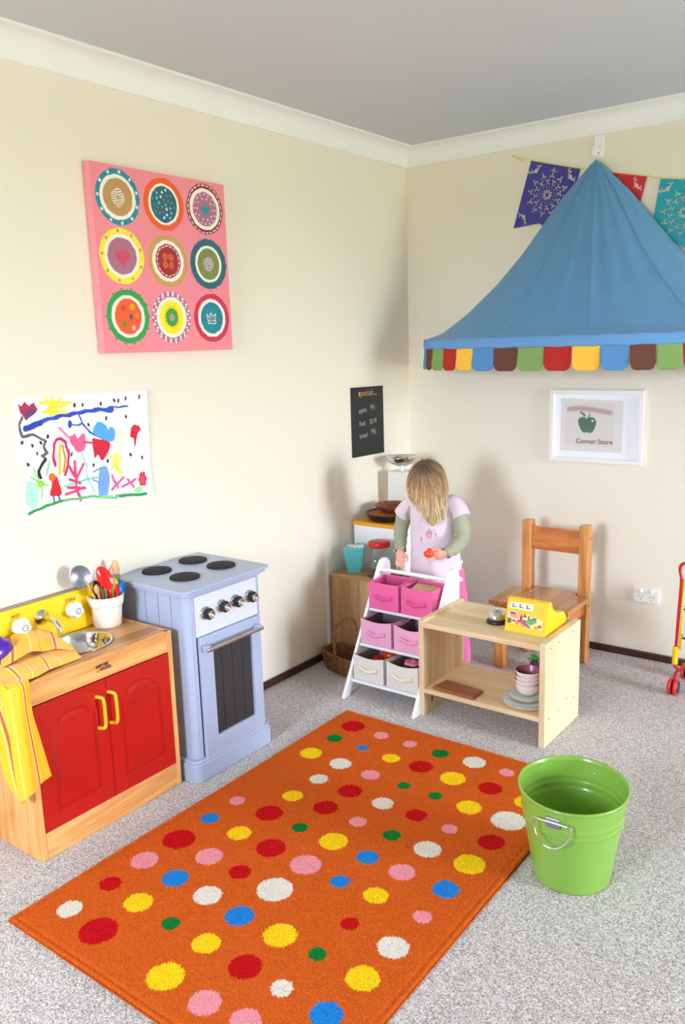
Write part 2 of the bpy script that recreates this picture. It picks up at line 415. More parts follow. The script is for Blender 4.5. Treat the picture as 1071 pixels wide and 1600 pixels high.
# coved cornice
def cove_profile(zl=2.318, d=.088):
    pts = [(0, zl), (.010, zl), (.013, zl + .003)]
    h = H - zl
    for k in range(9):
        a = .5 * PI * k / 8
        pts.append((.013 + (d - .022) * (1 - math.cos(a)), zl + .005 + (h - .014) * math.sin(a)))
    pts += [(d - .006, H - .009), (d, H - .007), (d, H), (0, H)]
    return pts
cp = cove_profile(); n = len(cp)
b = MB(); b.add([(x, -x, z) for x, z in cp] + [(x, YF, z) for x, z in cp], [[i, (i + 1) % n, n + (i + 1) % n, n + i] for i in range(n)], smooth=False); struct(b.build('trim_1', M_corn))
b = MB(); b.add([(x, -x, z) for x, z in cp] + [(XR, -x, z) for x, z in cp], [[i, (i + 1) % n, n + (i + 1) % n, n + i] for i in range(n)], smooth=False); struct(b.build('trim_2', M_corn))
b = MB(); b.box(0, .012, YF, 0, 0, .034, .003); struct(b.build('baseboard_left', M_skirt))
b = MB(); b.box(.012, XR, -.012, 0, 0, .034, .003); struct(b.build('baseboard_back', M_skirt))

# daylight: bright sky above the horizon, sunlit lawn below it, seen through the two openings
W = bpy.data.worlds.new('daylight'); SC.world = W; W.use_nodes = True; nt = W.node_tree; bg = nt.nodes['Background']
tc = nt.nodes.new('ShaderNodeTexCoord'); sp = nt.nodes.new('ShaderNodeSeparateXYZ'); nt.links.new(tc.outputs['Generated'], sp.inputs[0])
mr = nt.nodes.new('ShaderNodeMapRange'); mr.inputs['From Min'].default_value = -1; mr.inputs['From Max'].default_value = 1; nt.links.new(sp.outputs['Z'], mr.inputs['Value'])
cr_ = nt.nodes.new('ShaderNodeValToRGB'); nt.links.new(mr.outputs[0], cr_.inputs['Fac']); e = cr_.color_ramp.elements
SKY_S = 58.0
e[0].position = 0; e[0].color = (.205, .240, .150, 1); e[1].position = 1; e[1].color = (.62, .78, 1.0, 1)
for p, c in ((.42, (.26, .295, .19, 1)), (.485, (.32, .35, .25, 1)), (.505, (.60, .68, .78, 1)), (.56, (.80, .91, 1.08, 1))):
    x = e.new(p); x.color = c
nt.links.new(cr_.outputs['Color'], bg.inputs['Color']); bg.inputs['Strength'].default_value = SKY_S
def portal(name, loc, rot, sx, sy):
    l = bpy.data.lights.new(name, 'AREA'); l.shape = 'RECTANGLE'; l.size = sx; l.size_y = sy; l.cycles.is_portal = True
    o = bpy.data.objects.new(name, l); COL.objects.link(o); o.location = loc; o.rotation_euler = rot
portal('daylight_portal_right', (XR + .1, (WR[0] + WR[1]) / 2, (WR[2] + WR[3]) / 2), (0, PI / 2, 0), WR[3] - WR[2], WR[1] - WR[0])
portal('daylight_portal_front', ((WF[0] + WF[1]) / 2, YF - .1, (WF[2] + WF[3]) / 2), (PI / 2, 0, 0), WF[1] - WF[0], WF[3] - WF[2])
# ================================================================== play sink unit
M_sinktop = wood('sink_timber', (214, 158, 98), (160, 104, 56), 'y', rough=.4, coat=.15, knot=5, off=2)
M_sinkfront = wood('orange_pine', (238, 176, 104), (206, 132, 66), 'y', rough=.38, coat=.2, knot=4, off=5)
M_sinkside = wood('orange_pine_side', (236, 174, 104), (208, 136, 70), 'z', rough=.38, coat=.2, knot=4, off=8)
M_red = mat('red_lacquer', (184, 22, 14), .28, var=.08, vscale=6)
M_yel = mat('yellow_laminate', (252, 206, 12), .3)
M_ply = wood('plywood_edge', (190, 160, 125), (140, 112, 86), 'y', s=1.5)
M_redink = mat('red_lettering', (190, 60, 20), .6)
M_blkink = mat('dark_stamp_ink', (60, 34, 22), .7)
SY0, SY1, SX, SZ = -2.535, -1.985, .302, .557
t = thing('play_sink', (.151, -2.26, 0), 'wooden toy sink unit with red arched doors and a yellow tap panel', 'toy kitchen')
b = MB(); b.box(.003, SX, SY0, SY0 + .02, 0, SZ, .0025); b.build('side_panel', M_sinkside, t)
b = MB(); b.box(.003, SX, SY1 - .02, SY1, 0, SZ, .0025); b.build('side_panel', M_sinkside, t)
b = MB(); b.box(SX - .018, SX - .001, SY0 + .02, SY1 - .02, .485, SZ, .002); b.build('top_rail', M_sinkfront, t)
b = MB(); b.box(SX - .018, SX - .001, SY0 + .02, SY1 - .02, 0, .084, .002); b.build('bottom_rail', M_sinkfront, t)
b = MB(); b.box(.003, .015, SY0 + .02, SY1 - .02, 0, SZ - .02); b.build('back_panel', M_sinkside, t)
# top with a round cut-out
BC, BR = (.1395, -2.2285), .106
b = MB(); n = 48
inner = [(BC[0] + (BR - .006) * math.cos(2 * PI * k / n), BC[1] + (BR - .006) * math.sin(2 * PI * k / n)) for k in range(n)]
def ray_rect(px, py, x0, x1, y0, y1):
    dx, dy = px - BC[0], py - BC[1]; s = 1e9
    if dx > 1e-9: s = min(s, (x1 - BC[0]) / dx)
    if dx < -1e-9: s = min(s, (x0 - BC[0]) / dx)
    if dy > 1e-9: s = min(s, (y1 - BC[1]) / dy)
    if dy < -1e-9: s = min(s, (y0 - BC[1]) / dy)
    return (BC[0] + dx * s, BC[1] + dy * s)
R0 = (.003, SX - .018, SY0 + .02, SY1 - .02)
outer = [ray_rect(x, y, *R0) for x, y in inner]
for c in ((R0[0], R0[2]), (R0[1], R0[2]), (R0[1], R0[3]), (R0[0], R0[3])):
    k = min(range(n), key=lambda i: (outer[i][0] - c[0]) ** 2 + (outer[i][1] - c[1]) ** 2); outer[k] = c
vs = [(x, y, SZ) for x, y in inner] + [(x, y, SZ) for x, y in outer] + [(x, y, SZ - .018) for x, y in inner] + [(x, y, SZ - .018) for x, y in outer]
b.add(vs, [[k, (k + 1) % n, n + (k + 1) % n, n + k] for k in range(n)] + [[2 * n + k, 3 * n + k, 3 * n + (k + 1) % n, 2 * n + (k + 1) % n] for k in range(n)] + [[k, 2 * n + k, 2 * n + (k + 1) % n, (k + 1) % n] for k in range(n)], smooth=False)
b.build('worktop', M_sinktop, t)
b = MB(); pr = [(BR, .0015), (BR + .001, .003), (BR - .003, .0045), (BR - .009, .0035), (BR - .012, -.002), (BR - .016, -.02), (BR - .03, -.05), (BR - .055, -.066), (.02, -.07), (0, -.07)]
b.lathe(pr, (BC[0], BC[1], SZ), 64); o = b.build('sink_bowl', M_chrome, t); mod(o, 'SOLIDIFY', thickness=.0012, offset=-1)
# doors
def arch(y0, y1, z0, z1, n=14):
    """outline of the raised field: shouldered arch"""
    w = y1 - y0; sh = w * .13; zs = z1 - .032; pts = [(y0, z0), (y1, z0), (y1, zs), (y1 - sh, zs)]
    a0 = y1 - sh - .004; a1 = y0 + sh + .004; r = (a0 - a1) / 2; cy = (a0 + a1) / 2
    pts += [(cy + r * math.cos(PI * k / n), zs + .004 + (z1 - zs - .004) * math.sin(PI * k / n)) for k in range(n + 1)]
    return pts + [(y0 + sh, zs), (y0, zs)]
def scale_pts(p, d):
    cy = (min(a[0] for a in p) + max(a[0] for a in p)) / 2; cz = (min(a[1] for a in p) + max(a[1] for a in p)) / 2
    wy = (max(a[0] for a in p) - min(a[0] for a in p)) / 2; wz = (max(a[1] for a in p) - min(a[1] for a in p)) / 2
    return [(cy + (a[0] - cy) * (wy - d) / wy, cz + (a[1] - cz) * (wz - d) / wz) for a in p]
XD = SX + .0005
for y0, y1, hy in ((-2.514, -2.2615, -2.295), (-2.2595, -2.006, -2.250)):
    b = MB(); A = arch(y0 + .046, y1 - .04, .128, .432)
    xf = XD; n = len(A); ring = [(A, xf), (scale_pts(A, .004), xf - .005), (scale_pts(A, .010), xf - .005), (scale_pts(A, .018), xf + .0005)]
    # slab face around the arch
    bm_ = bmesh.new()
    rect = [(y0, .0855), (y1, .0855), (y1, .4825), (y0, .4825)]
    vo = [bm_.verts.new((xf, p[0], p[1])) for p in rect]; va = [bm_.verts.new((xf, p[0], p[1])) for p in A]
    es = [bm_.edges.new((vo[i], vo[(i + 1) % 4])) for i in range(4)] + [bm_.edges.new((va[i], va[(i + 1) % n])) for i in range(n)]
    bmesh.ops.triangle_fill(bm_, use_beauty=True, edges=es)
    b.bm(bm_)
    for (p, x), (q, x2) in zip(ring[:-1], ring[1:]):
        b.add([(x, a[0], a[1]) for a in p] + [(x2, a[0], a[1]) for a in q], [[i, (i + 1) % n, n + (i + 1) % n, n + i] for i in range(n)])
    b.add([(ring[-1][1], a[0], a[1]) for a in ring[-1][0]], [list(range(n))])
    b.add([(xf, *p) for p in rect] + [(xf - .016, *p) for p in rect], [[0, 4, 5, 1], [1, 5, 6, 2], [2, 6, 7, 3], [3, 7, 4, 0], [4, 7, 6, 5]])
    d = b.build('door', M_red, t)
    h = MB(); zt, zb, x0 = .437, .335, XD
    pth = [(x0, hy - .006, zt), (x0 + .018, hy, zt - .001), (x0 + .025, hy + .003, zt - .010), (x0 + .026, hy + .004, (zt + zb) / 2), (x0 + .025, hy + .003, zb + .010), (x0 + .018, hy, zb + .001), (x0, hy - .006, zb)]
    h.tube([tuple(p) for p in spline(pth, 40)], .0052, 10); h.build('handle', mat('yellow_plastic', (250, 190, 30), .3) if 'yellow_plastic' not in bpy.data.materials else bpy.data.materials['yellow_plastic'], d)
# splashback with taps
b = MB(); b.box(.003, .027, SY0 + .01, SY1 - .004, SZ, .697, .001); sb = b.build('splashback', M_ply, t)
b = MB(); b.box(.0272, .030, SY0 + .012, SY1 - .006, SZ + .001, .693, .0008); yp = b.build('yellow_panel', M_yel, sb)
text_obj('lettering', 'HOT', .0145, (.0302, -2.389, .664), (0, 1, 0), (0, 0, 1), M_redink, t, bold=.0004)
text_obj('lettering', 'COLD', .0145, (.0302, -2.192, .664), (0, 1, 0), (0, 0, 1), M_redink, t, bold=.0004)
M_grey = mat('grey_ring_mark', (120, 130, 135), .5)
for y in (-2.372, -2.176):
    b = MB(); z = .6375; rings_ = []; k_ = 60
    for x, r, s in ((.030, .013, 0), (.036, .016, 0), (.038, .022, .0), (.043, .0265, .06), (.054, .029, .1), (.066, .028, .13), (.073, .024, .13), (.076, .018, .08), (.0765, .010, 0)):
        rings_.append([(x, y + (r * (1 - s * (1 + math.cos(5 * a)) ** 2 / 2)) * math.cos(a + .3), z + (r * (1 - s * (1 + math.cos(5 * a)) ** 2 / 2)) * math.sin(a + .3)) for a in [2 * PI * q / k_ for q in range(k_)]])
    b.rings(rings_); kn = b.build('tap_knob', M_white, t)
    b = MB(); b.lathe([(.0075, 0), (.0105, 0), (.0105, .0012), (.0075, .0012)], seg=30, M=Matrix.Translation((.0762, y, z)) @ Matrix.Rotation(PI / 2, 4, 'Y')); b.box(.0765, .0772, y - .004, y + .004, z - .001, z + .001, M=None); b.build('cap_ring', M_grey, kn)
b = MB(); yS, zS = -2.287, .640
b.lathe([(0, 0), (.026, 0), (.026, .002), (.024, .006), (.012, .014), (.010, .02)], seg=40, M=Matrix.Translation((.030, yS + .003, zS)) @ Matrix.Rotation(PI / 2, 4, 'Y'))
P_ = spline([(.04, yS + .003, zS), (.075, yS, zS + .004), (.108, yS - .002, zS + .002), (.128, yS - .003, zS - .012), (.134, yS - .003, zS - .034)], 24)
b.tube([tuple(p) for p in P_], [.0095 - .002 * k / 23 for k in range(24)], 14); b.build('spout', M_chrome, t)
# maker's stamp on the rail
text_obj('stamp', 'HAPPY TYKES', .0125, (SX, -2.2905, .5235), (0, 1, 0), (0, 0, 1), M_blkink, t, bold=.0003, xs=.62)
text_obj('stamp', 'MADE IN AUSTRALIA', .005, (SX, -2.2765, .5175), (0, 1, 0), (0, 0, 1), M_blkink, t, bold=.0002, xs=.88)
text_obj('stamp', 'TRADE MARK REGD', .005, (SX, -2.2765, .5118), (0, 1, 0), (0, 0, 1), M_blkink, t, bold=.0002, xs=.97)
b = MB(); b.lathe([(.0036, 0), (.0043, 0), (.0043, .0004), (.0036, .0004)], seg=24, M=Matrix.Translation((SX - .0003, -2.284, .5145)) @ Matrix.Rotation(PI / 2, 4, 'Y')); b.build('stamp', M_blkink, t)

# ------------------------------------------------------------------ pot and utensils
M_cer = mat('cream_ceramic', (244, 238, 226), .3, c2=(236, 224, 202), vscale=9)
t = thing('utensil_pot', (.072, -2.062, SZ), 'white ceramic pot full of toy utensils on the wooden sink top', 'pot')
b = MB(); b.lathe([(0, 0), (.043, 0), (.046, .002), (.0515, .062), (.052, .070), (.0555, .073), (.058, .078), (.0605, .104), (.0600, .107), (.0570, .107), (.0555, .100), (.0500, .068), (.044, .006), (0, .005)], (.072, -2.062, SZ), 64)
b.build('pot', M_cer, t)
def uten(name, label, cat): return thing(name, (.072, -2.062, SZ + .006), label, cat, group='toy utensils in the white pot')
M_w1 = wood('pale_beech', (226, 178, 118), (200, 146, 88), 'z', s=3); M_w2 = wood('dark_wood', (120, 74, 46), (84, 48, 30), 'z', s=3)
M_ured = mat('red_shiny_plastic', (226, 28, 26), .15); M_ublue = mat('blue_shiny_plastic', (10, 130, 216), .2); M_ugreen = mat('lime_plastic', (176, 196, 40), .25)
M_tin = mat('dull_grey_metal', (150, 156, 168), .35, metal=.85)
def disc_spoon(b, c, rx, rz, nrm, depth=.006, th=.0018, lean=0, seg=28):
    """a shallow bowl facing nrm, long axis roughly z (lean rotates it in the yz plane)"""
    nrm = Vector(nrm).normalized(); up = Vector((0, math.sin(lean), math.cos(lean))); up = (up - nrm * up.dot(nrm)).normalized(); sd = up.cross(nrm)
    M = Matrix(((sd.x, up.x, nrm.x, c[0]), (sd.y, up.y, nrm.y, c[1]), (sd.z, up.z, nrm.z, c[2]), (0, 0, 0, 1)))
    vs = []; fs = []; rr = [0, .35, .65, .88, 1.0]; 
    for side in (0, 1):
        for r in rr:
            for k in range(seg):
                a = 2 * PI * k / seg; vs.append((rx * r * math.cos(a), rz * r * math.sin(a), depth * (r * r) - side * th))
    n = len(rr)
    for side in (0, 1):
        o = side * n * seg
        for i in range(n - 1):
            for k in range(seg):
                l = (k + 1) % seg; f = [o + i * seg + k, o + i * seg + l, o + (i + 1) * seg + l, o + (i + 1) * seg + k]; fs.append(f if side == 0 else f[::-1])
    for k in range(seg):
        l = (k + 1) % seg; fs.append([(n - 1) * seg + k, (n - 1) * seg + l, (2 * n - 1) * seg + l, (2 * n - 1) * seg + k])
    b.add(vs, fs, M, True)
# grey ladle
u = uten('ladle', 'grey metal skimmer ladle leaning left out of the utensil pot', 'ladle')
b = MB(); disc_spoon(b, (.062, -2.147, .746), .035, .039, (.85, -.5, .15), .012, lean=-.4); b.build('bowl', M_tin, u)
b = MB(); b.tube([(.055, -2.122, .722), (.062, -2.098, .67), (.07, -2.075, .572)], .0035, 8); b.build('handle', M_tin, u)
u = uten('wooden_stick', 'thin pointed pale wooden spoon handle, leftmost in the pot', 'wooden spoon')
b = MB(); b.tube([(.10, -2.160, .752), (.096, -2.149, .732), (.078, -2.110, .668), (.07, -2.085, .566)], [.001, .0035, .0045, .004], 10); b.build('handle', M_w1, u)
u = uten('wooden_spoon', 'short pale wooden spoon in the pot left of the red spoon', 'wooden spoon')
b = MB(); b.tube([tuple(p) for p in spline([(.106, -2.121, .718), (.103, -2.117, .702), (.094, -2.100, .668), (.085, -2.085, .568)], 20)], [.003 + .008 * math.sin(min(1, k / 8) * PI * .5) * (1 if k < 9 else max(.5, 1 - (k - 8) * .1)) for k in range(20)], 12, flat=.45, up=(1, 0, 0)); b.build('handle', M_w1, u)
u = uten('wooden_spoon', 'dark brown wooden spatula in the pot behind the pale spoon', 'wooden spoon')
b = MB(); b.box(-.012, .012, -.0025, .0025, -.055, .040, .002, M=Matrix.Translation((.076, -2.100, .682)) @ Matrix.Rotation(-.15, 4, 'X') @ Matrix.Rotation(PI / 2 - .5, 4, 'Z')); b.build('handle', M_w2, u)
u = uten('wooden_spoon', 'brown varnished wooden spoon between the pale and the red spoons', 'wooden spoon')
b = MB(); b.tube([(.112, -2.103, .708), (.108, -2.097, .68), (.1, -2.085, .567)], [.006, .007, .005], 10, flat=.5, up=(1, 0, 0)); b.build('handle', M_w2, u)
u = uten('red_spoon', 'large glossy red serving spoon standing in the white pot', 'spoon')
b = MB(); disc_spoon(b, (.112, -2.088, .733), .024, .043, (.80, -.48, .3), .009, lean=-.42); b.build('bowl', M_ured, u)
b = MB(); b.tube([(.104, -2.072, .700), (.104, -2.064, .675), (.095, -2.058, .568)], [.008, .0065, .005], 12, flat=.6, up=(1, 0, 0)); b.build('handle', M_ured, u)
u = uten('butter_knife', 'thin grey metal knife tip poking up behind the lime spoon', 'knife')
b = MB(); b.tube([(.06, -2.020, .756), (.062, -2.032, .735), (.064, -2.045, .705), (.068, -2.05, .568)], [.0006, .0035, .005, .005], 10, flat=.3, up=(1, 0, 0)); b.build('blade', M_tin, u)
u = uten('lime_spoon', 'lime green plastic spoon in the pot behind the red handle', 'spoon')
b = MB(); disc_spoon(b, (.075, -2.030, .695), .017, .022, (.8, -.5, .2), .005); b.tube([(.074, -2.031, .68), (.072, -2.04, .568)], .004, 8); b.build('bowl', M_ugreen, u)
u = uten('clear_spatula', 'greyish see-through plastic spatula between lime and blue spoons', 'spatula')
M_smoke = mat('smoky_plastic', (165, 172, 165), .15, trans=.6)
b = MB(); b.box(-.017, .017, -.0015, .0015, -.045, .03, .001, M=Matrix.Translation((.062, -2.009, .69)) @ Matrix.Rotation(PI / 2 - .5, 4, 'Z')); b.tube([(.062, -2.012, .65), (.066, -2.03, .57)], .004, 8); b.build('blade', M_smoke, u)
u = uten('wooden_spoon', 'tall pale wooden spoon with a rounded end, rightmost in the pot', 'wooden spoon')
b = MB(); disc_spoon(b, (.055, -1.999, .738), .0135, .031, (.85, -.5, .1), .002, .004); b.tube([(.055, -2.001, .715), (.06, -2.02, .567)], [.006, .0045], 10); b.build('bowl', M_w1, u)
u = uten('measuring_spoon', 'red measuring spoon handle with an oblong hole, in the pot', 'spoon')
b = MB(); Mx = Matrix.Translation((.112, -2.040, .668)) @ Matrix.Rotation(.10, 4, 'X') @ Matrix.Rotation(.55, 4, 'Z')
pth = [(0, .0088 * math.cos(a), .032 * (1 if math.sin(a) > 0 else 1) * math.sin(a) * .0 + (.022 if math.sin(a) >= 0 else -.03) + .0088 * math.sin(a)) for a in [2 * PI * k / 24 for k in range(24)]]
b.tube([Mx @ Vector(p) for p in pth], .0038, 8, closed=True); b.box(-.0025, .0025, -.009, .009, -.05, -.006, .001, M=Mx); b.build('handle', M_ured, u)
u = uten('blue_spoon', 'small bright blue plastic spoon at the right rim of the pot', 'spoon')
b = MB(); disc_spoon(b, (.095, -2.010, .675), .0125, .026, (.85, -.45, .2), .005, lean=.2); b.tube([(.094, -2.016, .655), (.085, -2.03, .567)], [.006, .004], 10); b.build('bowl', M_ublue, u)

# purple toy kettle half out of view at the left
M_purp = mat('purple_enamel', (92, 48, 188), .12, metal=.35)
t = thing('toy_kettle', (.080, -2.488, SZ + .002), 'shiny purple toy pot standing beside the hot tap, cut by the left edge', 'toy pot')
b = MB(); b.lathe([(0, 0), (.038, 0), (.050, .008), (.056, .030), (.055, .052), (.046, .070), (.030, .078), (.028, .081), (.010, .084), (0, .084)], (.080, -2.488, SZ + .002), 48); b.build('body', M_purp, t)

# ------------------------------------------------------------------ tea towel: folded on the worktop, hanging over the front left corner
def stripe_cols(G, s0, s1, base=(246, 180, 8)):
    """yellow cloth with red and cream woven lines along its length (s runs across the cloth)"""
    r, c = G.shape[:2]; s = np.linspace(s0, s1, c)[None] + np.zeros((r, 1)); out = np.ones((r, c, 3)) * np.array(lin(base))
    def band(lo, hi, col):
        m = (s % .26 >= lo) & (s % .26 < hi); out[m] = lin(col)
    band(.010, .0125, (226, 120, 40)); band(.095, .099, (246, 230, 130)); band(.104, .118, (226, 74, 40)); band(.123, .127, (250, 236, 150)); band(.190, .194, (240, 160, 60)); band(.215, .218, (246, 232, 140))
    return out
M_towel = attr_mat('striped_cotton', .85, bump=.25, bscale=700, sheen=.3, dist=.001)
t = thing('tea_towel', (.2, -2.45, SZ + .004), 'yellow striped tea towel draped over the sink unit corner and red door', 'towel')
def cloth(name, ctrl, nr, nc, s0, s1, par, flip=False):
    G = net(ctrl, nr, nc); b = MB(); sheet(b, G); me_cols = stripe_cols(G, s0, s1).reshape(-1, 3)
    me = bpy.data.meshes.new(name); o = bpy.data.objects.new(name, me); I = WM[par.name].inverted()
    me.from_pydata([tuple(I @ Vector(v)) for v in b.v], [], b.f); me.materials.append(M_towel)
    at = me.color_attributes.new('Col', 'FLOAT_COLOR', 'POINT'); ca = np.ones((len(b.v), 4), np.float32); ca[:, :3] = me_cols; at.data.foreach_set('color', ca.ravel())
    me.polygons.foreach_set('use_smooth', [True] * len(me.polygons)); o.parent = par; WM[o.name] = WM[par.name].copy(); COL.objects.link(o)
    mod(o, 'SOLIDIFY', thickness=.0018, offset=0); return o
z = SZ
# lower layer lying on the worktop, its front edge running diagonally to a tip by the bowl
cloth('lower_layer', [
    [(.050, -2.56, z + .012), (.055, -2.50, z + .020), (.060, -2.44, z + .012), (.075, -2.37, z + .010), (.11, -2.32, z + .012), (.165, -2.285, z + .008)],
    [(.115, -2.565, z + .018), (.118, -2.50, z + .012), (.125, -2.44, z + .022), (.135, -2.39, z + .012), (.16, -2.345, z + .016), (.205, -2.295, z + .009)],
    [(.190, -2.57, z + .010), (.190, -2.50, z + .020), (.195, -2.44, z + .010), (.195, -2.40, z + .018), (.205, -2.355, z + .009), (.235, -2.305, z + .010)],
    [(.255, -2.575, z + .016), (.255, -2.51, z + .007), (.250, -2.46, z + .014), (.245, -2.415, z + .006), (.245, -2.365, z + .010), (.256, -2.310, z + .006)],
    [(.300, -2.585, z + .006), (.296, -2.535, z + .010), (.286, -2.480, z + .005), (.276, -2.430, z + .007), (.270, -2.378, z + .004), (.268, -2.312, z + .004)]], 60, 110, .0, .62, t)
# upper fold, bunched against the hot tap
cloth('upper_fold', [
    [(.060, -2.445, z + .046), (.052, -2.405, z + .062), (.050, -2.365, z + .066), (.058, -2.320, z + .058), (.085, -2.290, z + .044), (.15, -2.285, z + .020)],
    [(.095, -2.470, z + .038), (.085, -2.420, z + .054), (.085, -2.375, z + .062), (.095, -2.335, z + .050), (.120, -2.305, z + .040), (.178, -2.290, z + .022)],
    [(.140, -2.500, z + .028), (.130, -2.440, z + .048), (.130, -2.395, z + .046), (.138, -2.355, z + .048), (.158, -2.325, z + .030), (.205, -2.297, z + .022)],
    [(.185, -2.530, z + .024), (.175, -2.470, z + .030), (.172, -2.420, z + .038), (.178, -2.378, z + .028), (.192, -2.345, z + .028), (.226, -2.305, z + .016)]], 50, 90, .05, .46, t)
# hanging front drop and the shaded return round the side of the unit
cloth('hanging_drop', [
    [(.296, -2.512, z + .010), (.296, -2.535, z + .012), (.290, -2.56, z + .012), (.262, -2.575, z + .014), (.22, -2.57, z + .012), (.150, -2.565, z + .014)],
    [(.309, -2.520, z - .010), (.313, -2.538, z - .006), (.310, -2.563, z - .004), (.275, -2.585, z - .004), (.222, -2.580, z - .006), (.150, -2.578, z - .006)],
    [(.311, -2.520, .470), (.318, -2.540, .470), (.322, -2.566, .470), (.292, -2.586, .470), (.240, -2.560, .465), (.17, -2.575, .46)],
    [(.312, -2.508, .400), (.319, -2.534, .398), (.329, -2.566, .395), (.302, -2.590, .390), (.255, -2.552, .38), (.19, -2.572, .37)],
    [(.313, -2.496, .330), (.319, -2.528, .326), (.336, -2.566, .320), (.308, -2.592, .312), (.270, -2.556, .29), (.21, -2.572, .28)],
    [(.314, -2.484, .262), (.320, -2.524, .256), (.341, -2.566, .250), (.312, -2.590, .226), (.286, -2.562, .204), (.235, -2.572, .235)]], 120, 90, .02, .42, t)

# ================================================================== play stove
M_stove = mat('grey_blue_paint', (168, 178, 204), .32, var=.05, vscale=5)
M_burn = mat('black_burner_felt', (34, 33, 33), .85, var=.25, vscale=60, bump=.3, bscale=400)
M_groove = mat('dark_gap', (40, 40, 44), .8)
t = thing('play_stove', (.18, -1.77, 0), 'grey-blue painted toy stove with four black burners and an oven door', 'toy stove')
b = MB(); b.prism(rounded(.006, .362, -1.968, -1.572, .03, 8, (0, 1, 1, 0)), 'z', 0, .068, .003)
b.prism(rounded(.006, .358, -1.964, -1.576, .028, 8, (0, 1, 1, 0)), 'z', .066, .078, .004); b.build('plinth', M_stove, t)
# carcass with v-grooved boards on its left flank and rounded front posts
b = MB(); FX = .340
b.prism(rounded(.006, FX, -1.948, -1.588, .024, 8, (0, 1, 1, 0)), 'z', .074, .668)
for x0, x1 in ((.01, .073), (.076, .139), (.142, .205), (.208, .268)): b.box(x0, x1, -1.9515, -1.946, .08, .664, .0012)
b.box(FX - .004, FX + .004, -1.926, -1.914, .08, .662, .0015); b.box(FX - .004, FX + .004, -1.608, -1.596, .08, .662, .0015)
b.box(FX - .001, FX + .003, -1.914, -1.608, .655, .666, .001)
b.build('carcass', M_stove, t)
b = MB(); b.prism(rounded(.004, .378, -1.985, -1.560, .02, 6, (0, 1, 1, 0)), 'z', .684, .694, .0045)
b.prism(rounded(.004, .368, -1.975, -1.570, .02, 6, (0, 1, 1, 0)), 'z', .671, .686, .0035); b.prism(rounded(.004, .355, -1.962, -1.578, .02, 6, (0, 1, 1, 0)), 'z', .664, .672, .002)
b.build('hob_top', M_stove, t)
for x, y in ((.084, -1.843), (.088, -1.672), (.234, -1.670), (.234, -1.847)):
    b = MB(); b.lathe([(0, .0), (.0525, .0), (.0525, .005), (.051, .0065), (0, .0065)], (x, y, .6942), 56); b.build('burner', M_burn, t)
def lattice():
    m = bpy.data.materials.new('diamond_lattice_print'); nt, bs = nodes(m); N = nt.nodes.new; Lk = nt.links.new; setv(bs, rough=.4)
    tc = N('ShaderNodeTexCoord'); sp = N('ShaderNodeSeparateXYZ'); Lk(tc.outputs['Object'], sp.inputs[0]); out = []
    for op in ('ADD', 'SUBTRACT'):
        a = N('ShaderNodeMath'); a.operation = op; Lk(sp.outputs['Y'], a.inputs[0]); Lk(sp.outputs['Z'], a.inputs[1])
        d = N('ShaderNodeMath'); d.operation = 'DIVIDE'; Lk(a.outputs[0], d.inputs[0]); d.inputs[1].default_value = .0076
        f = N('ShaderNodeMath'); f.operation = 'FRACT'; Lk(d.outputs[0], f.inputs[0])
        g = N('ShaderNodeMath'); g.operation = 'LESS_THAN'; Lk(f.outputs[0], g.inputs[0]); g.inputs[1].default_value = .27; out.append(g)
    mx = N('ShaderNodeMath'); mx.operation = 'MAXIMUM'; Lk(out[0].outputs[0], mx.inputs[0]); Lk(out[1].outputs[0], mx.inputs[1])
    c = N('ShaderNodeMix'); c.data_type = 'RGBA'; Lk(mx.outputs[0], c.inputs['Factor']); c.inputs[6].default_value = L4((248, 248, 252)); c.inputs[7].default_value = L4((168, 172, 205))
    Lk(c.outputs[2], bs.inputs['Base Color']); return m
b = MB(); b.box(FX, FX + .005, -1.913, -1.609, .514, .655, .0008); cp_ = b.build('control_panel', lattice(), t)
for y, z in ((-1.867, .590), (-1.790, .5945), (-1.723, .5945), (-1.650, .5925)):
    Mk = Matrix.Translation((FX + .005, y, z)) @ Matrix.Rotation(PI / 2, 4, 'Y')
    b = MB(); b.lathe([(0, 0), (.024, 0), (.024, .003), (.021, .008), (.014, .010), (0, .010)], seg=36, M=Mk); kf = b.build('knob', M_chrome, t)
    b = MB(); rr = []
    for zz, r in ((.008, .0185), (.011, .020), (.027, .020), (.030, .018), (.030, .0)):
        rr.append([Mk @ Vector((r * (1 - .09 * (k % 4 < 2)) * math.cos(2 * PI * k / 32), r * (1 - .09 * (k % 4 < 2)) * math.sin(2 * PI * k / 32), zz)) for k in range(32)])
    b.rings(rr, cap1=False); b.build('grip', M_dark, kf)
    b = MB(); b.lathe([(.0135, .029), (.0135, .036), (.0125, .0375), (.0105, .0375), (.0095, .034), (0, .033)], seg=32, M=Mk); b.build('cap', M_chrome, kf)
